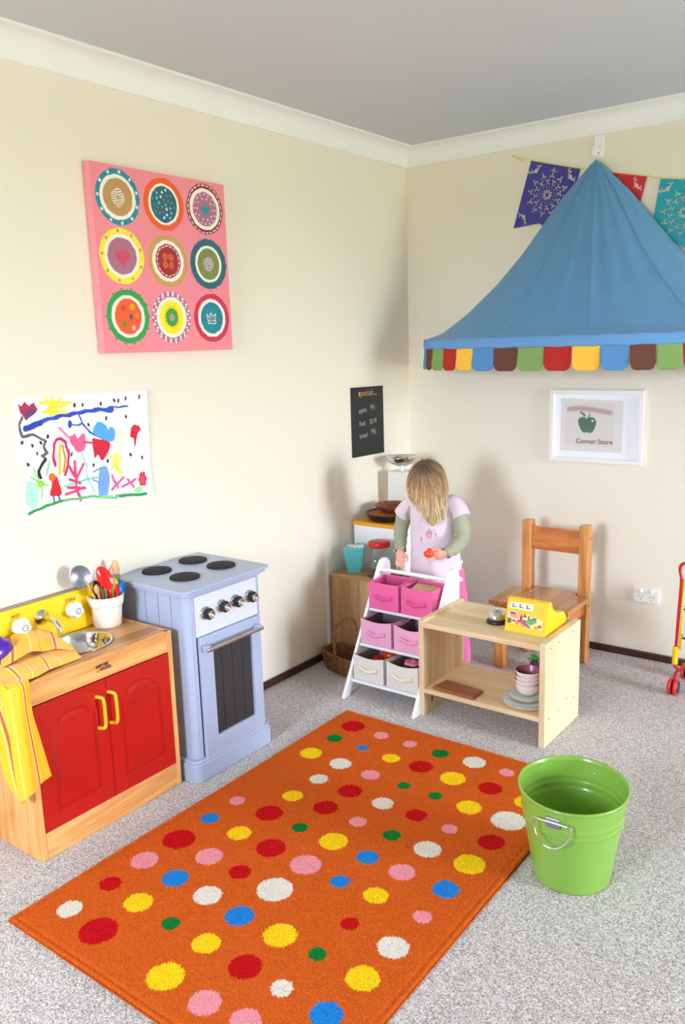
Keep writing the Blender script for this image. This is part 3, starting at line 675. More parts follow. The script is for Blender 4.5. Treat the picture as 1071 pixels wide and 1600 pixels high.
# oven door: frame around a black slatted panel
b = MB(); DX0, DX1 = FX - .002, FX + .016; Y0, Y1, Z0, Z1 = -1.908, -1.612, .076, .512; wy0, wy1, wz0, wz1 = -1.849, -1.655, .138, .456
A = rounded(wy0, wy1, wz0, wz1, .008, 4); n = len(A); rect = [(Y0, Z0), (Y1, Z0), (Y1, Z1), (Y0, Z1)]
b2 = bmesh.new(); vo = [b2.verts.new((DX1, *p)) for p in rect]; va = [b2.verts.new((DX1, *p)) for p in A]
bmesh.ops.triangle_fill(b2, use_beauty=True, edges=[b2.edges.new((vo[i], vo[(i + 1) % 4])) for i in range(4)] + [b2.edges.new((va[i], va[(i + 1) % n])) for i in range(n)]); b.bm(b2)
b.add([(DX1, *p) for p in A] + [(DX0, *p) for p in A], [[i, (i + 1) % n, n + (i + 1) % n, n + i] for i in range(n)])
b.add([(DX1, *p) for p in rect] + [(DX0, *p) for p in rect], [[0, 4, 5, 1], [1, 5, 6, 2], [2, 6, 7, 3], [3, 7, 4, 0]])
dr = b.build('oven_door', M_stove, t); mod(dr, 'BEVEL', width=.003, segments=2, limit_method='ANGLE')
b = MB(); b.box(FX + .0005, FX + .003, -1.9115, -1.9085, .078, .512); b.build('door_gap', M_groove, dr)
b = MB(); w = (wy1 - wy0 + .01) / 4
for k in range(4): b.box(FX + .001, FX + .0055, wy0 - .005 + k * w + .0007, wy0 - .005 + (k + 1) * w - .0007, wz0 - .004, wz1 + .004, .001)
b.build('oven_window', mat('black_slats', (44, 44, 47), .45), dr)
b = MB(); b.box(DX1 + .022, DX1 + .034, -1.905, -1.625, .4665, .4805, .004, M=Matrix.Translation((0, 0, 0))); hd = b.build('handle', M_steel, dr)
for y in (-1.893, -1.637):
    b = MB(); b.box(DX1, DX1 + .026, y - .010, y + .010, .466, .486, .003); b.build('bracket', M_stove, hd)
# ================================================================== rug
DC = dict(r=(190, 22, 26), g=(26, 118, 50), p=(232, 146, 156), b=(38, 126, 204), y=(244, 200, 30), w=(226, 216, 202))
DOTS = [('r',0.557,-1.329,0.047),('g',0.558,-1.45,0.031),('p',0.691,-1.332,0.029),('b',0.688,-1.45,0.021),('p',0.818,-1.329,0.026),('y',0.556,-1.59,0.04),('y',0.818,-1.457,0.032),('g',0.95,-1.331,0.032),('w',0.691,-1.591,0.039),('r',0.939,-1.45,0.043),('w',1.082,-1.322,0.041),('p',1.209,-1.324,0.026),('p',0.824,-1.595,0.033),('y',1.073,-1.461,0.044),('w',0.693,-1.718,0.033),('g',0.958,-1.592,0.024),('r',1.209,-1.45,0.04),('r',0.829,-1.722,0.041),('y',0.687,-1.851,0.034),('p',0.552,-1.975,0.027),('g',1.079,-1.59,0.023),('w',0.962,-1.724,0.035),('y',1.204,-1.59,0.04),('r',0.824,-1.848,0.041),('r',0.691,-1.973,0.045),('b',0.553,-2.101,0.03),('r',1.088,-1.721,0.034),('p',0.957,-1.856,0.028),('w',1.341,-1.59,0.053),('g',0.826,-1.982,0.026),('p',1.212,-1.728,0.025),('y',0.688,-2.108,0.037),('g',1.083,-1.855,0.028),('r',0.559,-2.236,0.051),('y',0.956,-1.98,0.044),('r',1.348,-1.72,0.04),('r',0.821,-2.111,0.046),('w',1.208,-1.854,0.041),('b',1.085,-1.986,0.033),('p',0.697,-2.245,0.041),('p',0.554,-2.367,0.041),('y',1.345,-1.85,0.046),('p',0.958,-2.116,0.046),('p',1.205,-1.988,0.038),('r',0.823,-2.247,0.033),('b',0.691,-2.372,0.038),('r',0.558,-2.493,0.032),('b',1.086,-2.121,0.028),('b',1.344,-1.985,0.038),('w',0.957,-2.249,0.051),('w',0.82,-2.372,0.04),('y',1.202,-2.114,0.035),('y',0.687,-2.501,0.04),('w',0.553,-2.624,0.034),('b',0.951,-2.383,0.04),('p',1.35,-2.116,0.025),('g',0.823,-2.507,0.025),('r',1.21,-2.245,0.025),('r',0.689,-2.634,0.051),('y',1.089,-2.379,0.044),('y',0.953,-2.507,0.037),('w',1.348,-2.252,0.04),('g',1.209,-2.379,0.024),('r',1.091,-2.51,0.042),('y',0.955,-2.642,0.046),('y',1.345,-2.378,0.041),('w',1.208,-2.512,0.027),('p',1.091,-2.644,0.039),('b',1.341,-2.513,0.039),('p',1.203,-2.629,0.036),('y',.558,-1.72,.028*0+.001),('p',1.345,-1.33,.03),('y',1.345,-1.46,.04),('y',.822,-2.635,.001),('g',1.345,-2.64,.03)]
RW, RH = 1.012, 1.522
R = Ras(RW, RH, .0035, (206, 92, 32)); R.wobble(.0012, 700, 3)
jx = NR.normal(0, .0011, R.X.shape); jy = NR.normal(0, .0011, R.X.shape); R.wx = R.wx + jx; R.wy = R.wy + jy
x0r, y0r = .445, -1.218
for c, x, y, r in DOTS:
    if r > .01: R.ell(x - x0r, y0r - y, r, r * .97, DC[c])
e = np.minimum(np.minimum(R.X, RW - R.X), np.minimum(R.Y, RH - R.Y))
hgt = NR.normal(0, .0007, R.X.shape) + .0015 * np.sin(R.X * 9 + 1) * np.sin(R.Y * 7) - .0035 * np.exp(-((e - .016) / .005) ** 2) - .004 * np.exp(-(e / .004) ** 2)
R.c *= (1 + NR.normal(0, .05, R.X.shape))[..., None]
R.m[:] = True
M_rug = attr_mat('tufted_pile', .95, bump=.8, bscale=420, sheen=.0, jitter=.10, jscale=260, dist=.004, spec=.02)
o = ras_obj('rug', R, (x0r, y0r, .0125), (1, -.004, 0), (.004, -1, 0), M_rug, None, .0125, (200, 88, 34), height=hgt, e=.0085)
tag(o, 'orange pile rug with rows of multicoloured dots on the beige carpet', 'rug')

# ================================================================== pink canvas with nine painted circles
CW = .607
R = Ras(CW, CW, .0016, (240, 138, 150)); R.wobble(.0009, 120, 4)
TEAL = (40, 134, 158); CR = (246, 238, 226); DT = (42, 100, 118); OR = (240, 90, 36); YE = (246, 226, 62); TAN = (190, 144, 88); MV = (176, 108, 134); GR = (54, 158, 92); RD = (164, 34, 44); CRI = (206, 42, 76)
def ringdots(cx, cy, r, n, rad, cols, ph=0):
    for k in range(n): a = 2 * PI * k / n + ph; R.ell(cx + r * math.cos(a), cy + r * math.sin(a), rad, rad, cols[k % len(cols)])
def star(cx, cy, r, col, n=5, ph=-PI / 2, q=.45): R.poly([(cx + (r if k % 2 == 0 else r * q) * math.cos(ph + PI * k / n), cy + (r if k % 2 == 0 else r * q) * math.sin(ph + PI * k / n)) for k in range(2 * n)], col)
def dashes(cx, cy, r, n, w, col, fr=.55):
    for k in range(n): R.stroke([(cx + r * math.cos(2 * PI * (k + u) / n), cy + r * math.sin(2 * PI * (k + u) / n)) for u in (0, fr / 2, fr)], w, col)
# 1 teal / cream / tan / striped centre
c = (.104, .100); R.ell(*c, .091, .090, TEAL); R.ell(*c, .074, .072, CR); R.ell(*c, .061, .060, TAN); R.ell(c[0], c[1] + .002, .028, .030, (236, 214, 190))
for k in range(7): R.stroke([(c[0] - .024, c[1] - .020 + k * .0075), (c[0] + .022, c[1] - .022 + k * .0075)], .0022, (150, 80, 66))
R.ell(*c, .028, .0315, TAN, inner=.93); star(*c, .010, (90, 170, 90)); ringdots(*c, .0825, 11, .0055, [(214, 236, 238)], .3)
# 2 orange / cream / dark teal with dots
c = (.304, .102); R.ell(*c, .092, .088, OR); R.ell(*c, .070, .069, CR); R.ell(*c, .060, .061, DT)
for k in range(26): a = k * 2.4; rr = .052 * math.sqrt((k + .6) / 26); R.ell(c[0] + rr * math.cos(a), c[1] + rr * math.sin(a), .0048, .0048, [(120, 190, 205), (60, 160, 110), (130, 110, 140), (210, 226, 224)][k % 4])
# 3 dark red dashed / cream / mauve with star
c = (.502, .098); R.ell(*c, .092, .089, (140, 32, 44)); dashes(*c, .084, 26, .0036, CR); R.ell(*c, .076, .073, CR); R.ell(*c, .061, .060, MV)
for q, n in ((.052, 16), (.038, 10)): ringdots(*c, q, n, .0032, [(240, 226, 230)])
star(c[0] + .001, c[1] + .003, .029, (34, 140, 160))
# 4 yellow / cream / mauve heart
c = (.103, .288); R.ell(*c, .093, .091, YE); R.ell(*c, .073, .071, CR); R.ell(*c, .061, .060, MV)
def heart(cx, cy, s, col): R.poly([(cx + s * 16 * math.sin(a) ** 3 / 16, cy - s * (13 * math.cos(a) - 5 * math.cos(2 * a) - 2 * math.cos(3 * a) - math.cos(4 * a)) / 15) for a in [2 * PI * k / 40 for k in range(40)]], col)
heart(c[0] + .001, c[1] + .002, .033, (188, 92, 112)); heart(c[0] + .001, c[1] + .003, .026, (206, 70, 104))
for k in range(9): a = 2 * PI * k / 9 + .4; star(c[0] + .083 * math.cos(a), c[1] + .082 * math.sin(a), .007, [(34, 140, 120), (190, 130, 90), (222, 90, 60)][k % 3])
# 5 tan / cream / red dashed buttons
c = (.306, .293); R.ell(*c, .093, .090, (206, 152, 92)); R.ell(*c, .073, .071, CR); R.ell(*c, .058, .058, RD); dashes(*c, .051, 18, .0032, CR)
for dx in (-1, 1):
    for dy in (-1, 1): R.ell(c[0] + dx * .0135, c[1] + dy * .0135, .0115, .0125, (224, 88, 52)); R.ell(c[0] + dx * .0135, c[1] + dy * .0135, .0042, .005, (110, 110, 70))
# 6 dark teal / cream / green and brown stripes
c = (.504, .293); ringdots(*c, .094, 16, .003, [(190, 90, 110)]); R.ell(*c, .092, .090, DT); R.ell(*c, .067, .066, CR); R.ell(*c, .056, .057, (70, 150, 80))
for k in range(7):
    x = c[0] - .048 + k * .016; m_ = (np.abs(R.wx - x) < .0032) & (((R.wx - c[0]) / .056) ** 2 + ((R.wy - c[1]) / .057) ** 2 < 1); R.put(m_, (176, 120, 60))
for q, col in ((.024, (214, 200, 206)), (.020, (150, 100, 120)), (.016, (214, 200, 206)), (.011, (120, 84, 104)), (.007, (220, 210, 214)), (.003, (60, 60, 60))): R.ell(*c, q, q, col)
# 7 green / cream / orange with flowers
c = (.109, .486); ringdots(*c, .0935, 14, .003, [(150, 70, 90)]); R.ell(*c, .091, .090, (46, 160, 76)); R.ell(*c, .071, .071, CR); R.ell(*c, .057, .060, OR)
star(c[0] + .018, c[1] - .032, .013, (244, 160, 40), 8, 0, .7); R.ell(c[0] - .02, c[1] - .028, .008, .008, (210, 60, 60)); R.ell(c[0] + .012, c[1] + .001, .0075, .0085, DT); R.ell(c[0] - .018, c[1] + .025, .0085, .0095, (70, 140, 70)); R.ell(c[0] + .02, c[1] + .038, .008, .009, (230, 200, 190)); R.ell(c[0] + .036, c[1] - .004, .006, .008, (246, 140, 90))
# 8 mauve dotted / cream / yellow sun
c = (.305, .488); R.ell(*c, .091, .090, (184, 112, 146)); ringdots(*c, .086, 22, .0045, [CR]); ringdots(*c, .078, 20, .004, [CR], .15); R.ell(*c, .071, .071, CR); R.ell(*c, .057, .059, (248, 228, 30))
for k in range(22): a = 2 * PI * k / 22; R.stroke([(c[0] + .024 * math.cos(a), c[1] + .026 * math.sin(a)), (c[0] + .037 * math.cos(a), c[1] + .039 * math.sin(a))], .0026, (200, 120, 30))
R.ell(*c, .029, .031, (130, 100, 40)); R.ell(*c, .026, .028, (46, 160, 80)); R.ell(*c, .011, .013, (206, 150, 110)); R.ell(*c, .006, .007, (160, 150, 150))
# 9 crimson / cream / teal crown
c = (.505, .489); R.ell(*c, .092, .089, CRI); R.ell(*c, .071, .070, CR); R.ell(*c, .058, .058, (30, 132, 152)); ringdots(*c, .048, 12, .002, [(20, 70, 100)])
cw = [(-.020, .02), (-.026, -.014), (-.012, -.002), (-.004, -.020), (.006, -.003), (.020, -.016), (.017, .02)]
R.stroke([(c[0] + x, c[1] + y) for x, y in cw + [cw[0]]], .0034, (226, 222, 190)); R.stroke([(c[0] - .018, c[1] + .010), (c[0] + .016, c[1] + .010)], .0028, (226, 222, 190)); R.stroke([(c[0] - .016, c[1] + .003), (c[0] + .015, c[1] + .003)], .002, (190, 170, 110))
M_canvas = attr_mat('painted_canvas', .7, bump=.1, bscale=500)
o = ras_obj('canvas_painting', R, (.034, -1.9475, 2.0725), (0, 1, 0), (0, 0, -1), M_canvas, None, .0335, (244, 146, 160))
tag(o, 'square pink canvas painting of nine decorated circles hung on the left wall', 'painting')

# ================================================================== child's painting taped to the wall
R = Ras(.523, .377, .0014, (243, 243, 246)); R.wobble(.0016, 90, 9)
S = {'tulip':[(0.015,0.016),(0.022,0.045),(0.041,0.071),(0.059,0.056),(0.086,0.041),(0.072,0.015),(0.054,0.026),(0.04,0.011),(0.027,0.024)],
'darkstem':[(0.026,0.06),(0.014,0.081),(0.022,0.118),(0.06,0.117),(0.102,0.139),(0.094,0.158),(0.103,0.179),(0.086,0.184),(0.095,0.198),(0.069,0.23),(0.071,0.255)],
'sun':[(0.094,0.019,0.208,0.025),(0.102,0.047,0.193,0.055),(0.141,0.003,0.143,0.063),(0.118,0.006,0.137,0.033),(0.169,0.007,0.128,0.062),(0.119,0.041,0.19,0.032)],
'bar1':[(0.036,0.092),(0.087,0.078),(0.145,0.068),(0.235,0.06),(0.297,0.055),(0.374,0.061)],'bar2':[(0.145,0.068),(0.235,0.058),(0.329,0.052),(0.438,0.051)],
'bl':[(0.235,0.055),(0.246,0.097),(0.212,0.098),(0.195,0.095)],'bl2':[(0.249,0.098),(0.271,0.126),(0.343,0.165)],
'cloud':[(0.291,0.112),(0.305,0.098),(0.324,0.097),(0.340,0.107),(0.347,0.123),(0.362,0.117),(0.376,0.131),(0.37,0.163),(0.343,0.165),(0.289,0.133)],
'heart':[(0.281,0.148),(0.30,0.152),(0.352,0.171),(0.342,0.203),(0.315,0.228),(0.30,0.207),(0.283,0.214)],
'ptul':[(0.19,0.133),(0.215,0.128),(0.225,0.144),(0.249,0.129),(0.253,0.171),(0.226,0.191),(0.201,0.17)],
'arch':[(0.128,0.222),(0.128,0.192),(0.132,0.155),(0.145,0.138),(0.157,0.137),(0.176,0.152),(0.184,0.189),(0.177,0.229),(0.164,0.258)],
'or':[(0.155,0.16),(0.148,0.195),(0.145,0.25)],'or2':[(0.164,0.161),(0.17,0.208),(0.16,0.247)],
'bird':[(0.112,0.251),(0.134,0.264),(0.142,0.296),(0.14,0.321),(0.102,0.318),(0.108,0.286)],
'pstar':[(0.205,0.217,0.202,0.3),(0.18,0.229,0.205,0.275),(0.237,0.232,0.205,0.275),(0.172,0.301,0.235,0.313),(0.16,0.323,0.232,0.31),(0.202,0.3,0.215,0.35),(0.18,0.276,0.221,0.293)],
'gstem':[(0.235,0.195),(0.249,0.239),(0.247,0.281),(0.274,0.328)],'gbar':[(0.154,0.296),(0.209,0.288),(0.273,0.282),(0.33,0.293)],
'bbody':[(0.301,0.256),(0.333,0.258),(0.339,0.3),(0.323,0.352),(0.291,0.347),(0.291,0.287)],'bw':[(0.275,0.263,0.308,0.252),(0.272,0.29,0.308,0.311)],
'x1':[(0.35,0.285,0.372,0.332),(0.399,0.297,0.345,0.333),(0.416,0.305,0.44,0.337),(0.449,0.313,0.392,0.33)],
'rb':[(0.447,0.127),(0.466,0.118),(0.488,0.137),(0.473,0.152),(0.46,0.197),(0.454,0.166),(0.441,0.159)],
'yst':[(0.378,0.212,0.368,0.271),(0.403,0.224,0.349,0.263),(0.35,0.22,0.391,0.28),(0.365,0.211,0.384,0.279)],'yl':[(0.389,0.132,0.385,0.208),(0.406,0.134,0.405,0.205),(0.422,0.141,0.413,0.195)],
'gr':[(0.02,0.363),(0.084,0.349),(0.143,0.341),(0.203,0.343),(0.266,0.345),(0.361,0.366)],'gr2':[(0.362,0.358),(0.416,0.364),(0.49,0.37)],
'gb':[(0.021,0.258),(0.053,0.273),(0.058,0.324),(0.038,0.351),(0.013,0.326)],'grass':[(0.039,0.25,0.086,0.283),(0.112,0.205,0.095,0.249),(0.048,0.222,0.066,0.259),(0.07,0.321,0.077,0.281),(0.097,0.284,0.049,0.257)],
'dots':[(0.019,0.139),(0.055,0.148),(0.085,0.146),(0.112,0.127),(0.067,0.177),(0.033,0.208),(0.223,0.033),(0.253,0.035),(0.325,0.034),(0.382,0.027),(0.401,0.031),(0.431,0.024),(0.489,0.022),(0.345,0.088),(0.428,0.087),(0.271,0.102),(0.194,0.193),(0.337,0.232),(0.278,0.239),(0.436,0.222),(0.487,0.238)]}
def seg(l, w, col, al=1): [R.stroke([(a, b_), (c_, d_)], w, col, al) for a, b_, c_, d_ in l]
R.blob(S['gb'], (150, 226, 190), .8); seg(S['sun'], .010, (246, 224, 70)); R.ell(.142, .030, .019, .019, (246, 226, 60))
R.stroke(S['gbar'], .008, (96, 196, 150), .8); R.stroke(S['gstem'], .007, (96, 200, 160), .7)
R.poly(S['tulip'], (180, 44, 84)); R.blob([(.041, .071), (.059, .058), (.080, .045), (.06, .034), (.035, .05)], (110, 62, 112)); R.stroke(S['darkstem'], .009, (92, 92, 96)); R.stroke(S['darkstem'][-3:], .011, (30, 30, 34))
R.stroke(S['bar1'], .013, (44, 84, 190)); R.stroke([(.036, .098), (.09, .082)], .016, (36, 66, 176)); R.stroke(S['bar2'], .009, (50, 74, 196), 1, .006); R.stroke(S['bl'], .006, (52, 84, 200)); R.ell(.199, .095, .009, .014, (44, 76, 190)); R.stroke(S['bl2'], .006, (44, 80, 190))
R.blob(S['cloud'], (84, 166, 232)); R.blob(S['heart'], (206, 28, 52)); R.blob(S['ptul'], (232, 92, 140)); R.stroke([(.158, .104), (.19, .138)], .011, (240, 130, 170)); R.stroke([(.25, .16), (.283, .165)], .008, (220, 60, 110))
R.stroke(S['or'], .011, (250, 196, 50)); R.stroke(S['or2'], .008, (246, 140, 40)); R.stroke(S['arch'], .0095, (204, 34, 84))
seg(S['pstar'], .010, (220, 60, 110)); R.blob(S['bird'], (206, 32, 40)); R.ell(.114, .259, .012, .013, (246, 110, 40)); seg([(.113, .322, .115, .344), (.131, .32, .136, .343)], .006, (60, 70, 170))
R.blob(S['bbody'], (120, 160, 226)); R.ell(.318, .262, .018, .014, (120, 164, 230)); seg(S['bw'], .006, (110, 150, 220)); seg(S['x1'], .009, (226, 84, 140)); R.blob(S['rb'], (206, 28, 48)); R.ell(.467, .132, .019, .012, (210, 32, 50))
seg(S['yst'], .009, (248, 226, 60)); seg(S['yl'], .005, (250, 240, 170)); seg(S['grass'], .006, (130, 214, 120)); R.ell(.07, .275, .014, .012, (150, 210, 60)); R.ell(.46, .35, .02, .01, (150, 220, 150))
for k in range(6): R.ell(.481 + .012 * math.cos(k * PI / 3), .315 + .018 * math.sin(k * PI / 3), .009, .010, (222, 52, 84))
R.ell(.481, .318, .008, .012, (240, 90, 70)); R.stroke(S['gr'], .009, (92, 186, 104)); R.stroke(S['gr'][:3], .010, (50, 150, 70)); R.stroke(S['gr2'], .011, (40, 150, 74)); R.stroke([(.30, .352), (.37, .362)], .010, (150, 214, 150), .7)
for x, y in S['dots']: R.ell(x, y, .0045, .0075, (44, 44, 50), rot=((x * 97) % 1 - .5))
# the free right edge of the sheet curls gently
hg = .0006 + .010 * np.clip((R.X - .30) / .223, 0, 1) ** 2 * (.55 + .45 * np.sin(R.Y * 15 + 1)) * .6
o = ras_obj('childs_painting', R, (.0012, -2.2865, 1.3385), (0, 1, -.011), (0, -.010, -1), attr_mat('watercolour_paper', .8), None, 0, height=hg)
mod(o, 'SOLIDIFY', thickness=.0006, offset=0)
tag(o, "child's bright paint picture on white paper stuck to the left wall above the sink", 'picture')

# ================================================================== blackboard menu
t = thing('chalkboard', (.0, -.394, .932), 'small black chalkboard headed specials on the left wall near the corner', 'chalkboard')
b = MB(); b.prism([(-.526, .932), (-.262, .928), (-.262, 1.262), (-.526, 1.266)], 'x', .0, .010, .001); b.build('board', mat('chalkboard_paint', (27, 27, 28), .6, var=.15, vscale=15), t)
CH = [mat('chalk_' + n_, c_, .9) for n_, c_ in (('white', (150, 150, 148)), ('orange', (196, 120, 52)), ('yellow', (170, 150, 70)), ('green', (140, 160, 110)), ('pink', (176, 80, 110)), ('cream', (200, 196, 170)))]
x = -.474
for ch, mi, w in (('s', 5, .017), ('p', 1, .022), ('e', 1, .019), ('c', 2, .018), ('i', 1, .011), ('a', 3, .019), ('l', 3, .010), ('s', 4, .017), ('...', 5, .02)):
    text_obj('heading', ch, .044 if ch != '...' else .03, (.0102, x, 1.222), (0, 1, 0), (0, 0, 1), CH[mi], t, bold=.0002, xs=.95); x += w * 1.02
for body, yy, zz, sz in (('apples', -.474, 1.142, .034), ('99¢', -.378, 1.150, .036), ('flour', -.472, 1.078, .036), ('$2.49', -.385, 1.082, .034), ('bread', -.472, 1.018, .036), ('99¢', -.375, 1.030, .038)):
    text_obj('chalk_writing', body, sz, (.0102, yy, zz), (0, 1, .06), (0, -.06, 1), CH[0], t, xs=.78)

# ================================================================== framed sign
t = thing('framed_sign', (1.003, -.01, .901), 'white framed Corner Store sign with a green apple on the back wall', 'picture frame')
b = MB(); M_frame = mat('white_frame', (240, 234, 232), .45)
X0, X1, Z0, Z1, fw = .786, 1.221, .901, 1.232, .019
for q in (((X0, Z0), (X1, Z0), (X1 - fw, Z0 + fw), (X0 + fw, Z0 + fw)), ((X1, Z0), (X1, Z1), (X1 - fw, Z1 - fw), (X1 - fw, Z0 + fw)), ((X1, Z1), (X0, Z1), (X0 + fw, Z1 - fw), (X1 - fw, Z1 - fw)), ((X0, Z1), (X0, Z0), (X0 + fw, Z0 + fw), (X0 + fw, Z1 - fw))):
    b.prism(list(q), 'y', -.020, -.001, .0015)
b.build('frame', M_frame, t)
R = Ras(X1 - X0 - 2 * fw, Z1 - Z0 - 2 * fw, .0012, (244, 244, 250))
R.poly([(.030, .020), (.322, .028), (.322, .262), (.030, .262)], (222, 218, 218)); R.poly([(.052, .04), (.282, .04), (.282, .240), (.052, .240)], (218, 210, 206))
o_ = (.157, .147)
# the soft painted-out line over the apple
for k in range(9): R.stroke([(.072, .070), (.12, .065), (.19, .071), (.262, .082)], .028 - k * .0026, (176, 128, 124), .17)
ap = [(0, -.036), (.010, -.041), (.022, -.043), (.034, -.038), (.042, -.026), (.043, -.012), (.038, .006), (.030, .021), (.021, .029), (.010, .029), (.003, .026), (-.006, .029), (-.017, .028), (-.027, .018), (-.036, .002), (-.042, -.018), (-.041, -.030), (-.032, -.040), (-.020, -.043), (-.009, -.040)]
ap = [tuple(p) for p in spline(ap + [ap[0]], 90)]
R.poly([(o_[0] + x, o_[1] + y) for x, y in ap], (22, 88, 54)); R.ell(o_[0] + .026, o_[1] - .026, .0052, .0052, (214, 226, 214))
R.poly([(o_[0] + x, o_[1] + y) for x, y in ((.001, -.035), (.008, -.052), (.017, -.062), (.013, -.048), (.008, -.035))], (44, 112, 78)); R.poly([(o_[0] + x, o_[1] + y) for x, y in ((-.004, -.043), (-.010, -.056), (-.024, -.067), (-.038, -.068), (-.026, -.056), (-.014, -.045))], (60, 124, 92))
pr_ = ras_obj('print', R, (X0 + fw, -.006, Z1 - fw), (1, 0, 0), (0, 0, -1), attr_mat('print_paper', .6), t, .004, (235, 235, 235))
text_obj('lettering', 'Corner Store', .032, (.998, -.0064, .987), (1, 0, 0), (0, 0, 1), mat('maroon_ink', (130, 46, 46), .6), t, align='CENTER', bold=.0003, xs=.98)
g = mat('picture_glass', (255, 255, 255), .03, alpha=.04)
b = MB(); b.box(X0 + fw - .002, X1 - fw + .002, -.0135, -.012, Z0 + fw - .002, Z1 - fw + .002); b.build('glass_pane', g, t)

# ================================================================== wall socket
t = thing('power_outlet', (1.2625, 0, .269), 'white double power socket on the back wall right of the chair', 'power outlet')
b = MB(); b.box(1.205, 1.320, -.011, 0, .269, .342, .003); b.build('plate', M_offw, t)
for x in (1.2385, 1.2855):
    b = MB(); b.lathe([(.0095, 0), (.0095, .003), (.008, .004), (0, .004)], seg=24, M=Matrix.Translation((x, -.011, .323)) @ Matrix.Rotation(PI / 2, 4, 'X')); b.box(x - .004, x + .004, -.018, -.014, .318, .328, .001); b.build('switch', M_white, t)
    b = MB()
    for dx, dz, r in ((-.0075, .003, .5), (.0075, .003, -.5), (0, -.011, 0)): b.box(-.001, .001, -.0004, .0004, -.0035, .0035, M=Matrix.Translation((x + dx, -.0113, .297 + dz)) @ Matrix.Rotation(r, 4, 'Y'))
    b.build('socket_slots', M_dark, t)

# ================================================================== bunting of cut paper flags
def flag(name, P, ang, w, h, col, label):
    """paper flag with punched holes; P = top left corner, ang = slope of its string"""
    R = Ras(w, h + .05, .0014, col); cx, cy = w / 2, .128
    def hole(x, y, rx, ry, rot=0): R.ell(x, y, rx, ry, None, rot)
    def tri(x, y, a, s):
        for d in (-2.2, 0, 2.2): hole(x + s * .72 * math.cos(a + d), y + s * .72 * math.sin(a + d), s * .62, s * .27, a + d)
    for k in range(10): a = 2 * PI * k / 10; hole(cx + .0165 * math.cos(a), cy + .0165 * math.sin(a), .0078, .0031, a)
    for k in range(16): a = 2 * PI * k / 16; hole(cx + .0345 * math.cos(a), cy + .0345 * math.sin(a), .0024, .0024)
    for k in range(12): a = 2 * PI * (k + .5) / 12; tri(cx + .057 * math.cos(a), cy + .057 * math.sin(a), a + PI, .0105); hole(cx + .047 * math.cos(a + .2), cy + .047 * math.sin(a + .2), .0026, .0026)
    for k in range(12): a = 2 * PI * k / 12; tri(cx + .083 * math.cos(a), cy + .083 * math.sin(a), a, .0115)
    for sx in (0, 1):
        for sy in (0, 1):
            X = .030 if not sx else w - .030; Y = .032 if not sy else h - .050; q = math.atan2(cy - Y, cx - X)
            for d in (-.9, -.3, .3, .9): hole(X + .010 * math.cos(q + d), Y + .010 * math.sin(q + d), .0072, .0032, q + d)
            for d in (-1.5, 1.5): tri(X + .021 * math.cos(q + d), Y + .021 * math.sin(q + d), q + d, .009)
            hole(X + .030 * math.cos(q + 1.75), Y + .030 * math.sin(q + 1.75), .0035, .0035); hole(X + .018 * math.cos(q), Y + .018 * math.sin(q), .0024, .0024)
    tri(cx, .022, -PI / 2, .009); hole(cx - .018, .026, .002, .005); hole(cx + .018, .026, .002, .005)
    # swallow-tail lower edge
    R.put((R.Y > h - .045 * (1 - np.abs(R.X - cx) / cx)) | (R.Y > h), None)
    c, s = math.cos(ang), math.sin(ang)
    hg = .0035 * np.sin(R.X * 22 + P[0] * 9) * (R.Y / h) + .003 * (R.Y / h)
    o = ras_obj(name, R, P, (c, 0, s), (s, 0, -c), attr_mat('tissue_' + label.split()[0], .75), None, height=hg); mod(o, 'SOLIDIFY', thickness=.0005, offset=0)
    return tag(o, label, 'paper flag', 'cut paper flags of the bunting')
flag('paper_flag', (.671, -.006, 2.257), math.radians(-16.3), .240, .297, (66, 62, 152), 'indigo cut-paper flag at the left end of the string, beside the tent')
flag('paper_flag', (.958, -.006, 2.174), math.radians(-13.3), .240, .297, (214, 30, 62), 'red cut-paper flag mostly hidden behind the blue tent')
flag('paper_flag', (1.248, -.006, 2.103), math.radians(-9), .240, .297, (24, 160, 178), 'turquoise cut-paper flag right of the tent peak')
b = MB(); pts = spline([(.583, -.004, 2.291), (.671, -.006, 2.2585), (.902, -.007, 2.1905), (.957, -.007, 2.176), (1.190, -.007, 2.122), (1.248, -.007, 2.105), (1.487, -.007, 2.067), (1.535, -.007, 2.064), (1.775, -.007, 2.052), (1.95, -.005, 2.05)], 80)
b.tube([tuple(p) for p in pts], .0017, 6)
for q in ([(.583, -.004, 2.291), (.60, -.006, 2.275), (.622, -.006, 2.262)], [(.575, -.004, 2.296), (.583, -.006, 2.287), (.577, -.006, 2.28)], [(.61, -.004, 2.281), (.628, -.006, 2.262), (.634, -.006, 2.258)]): b.tube(q, .0012, 5)
tag(b.build('bunting_string', mat('yellow_string', (238, 220, 70), .7)), 'yellow string tied to the back wall and carrying the paper flags', 'string')

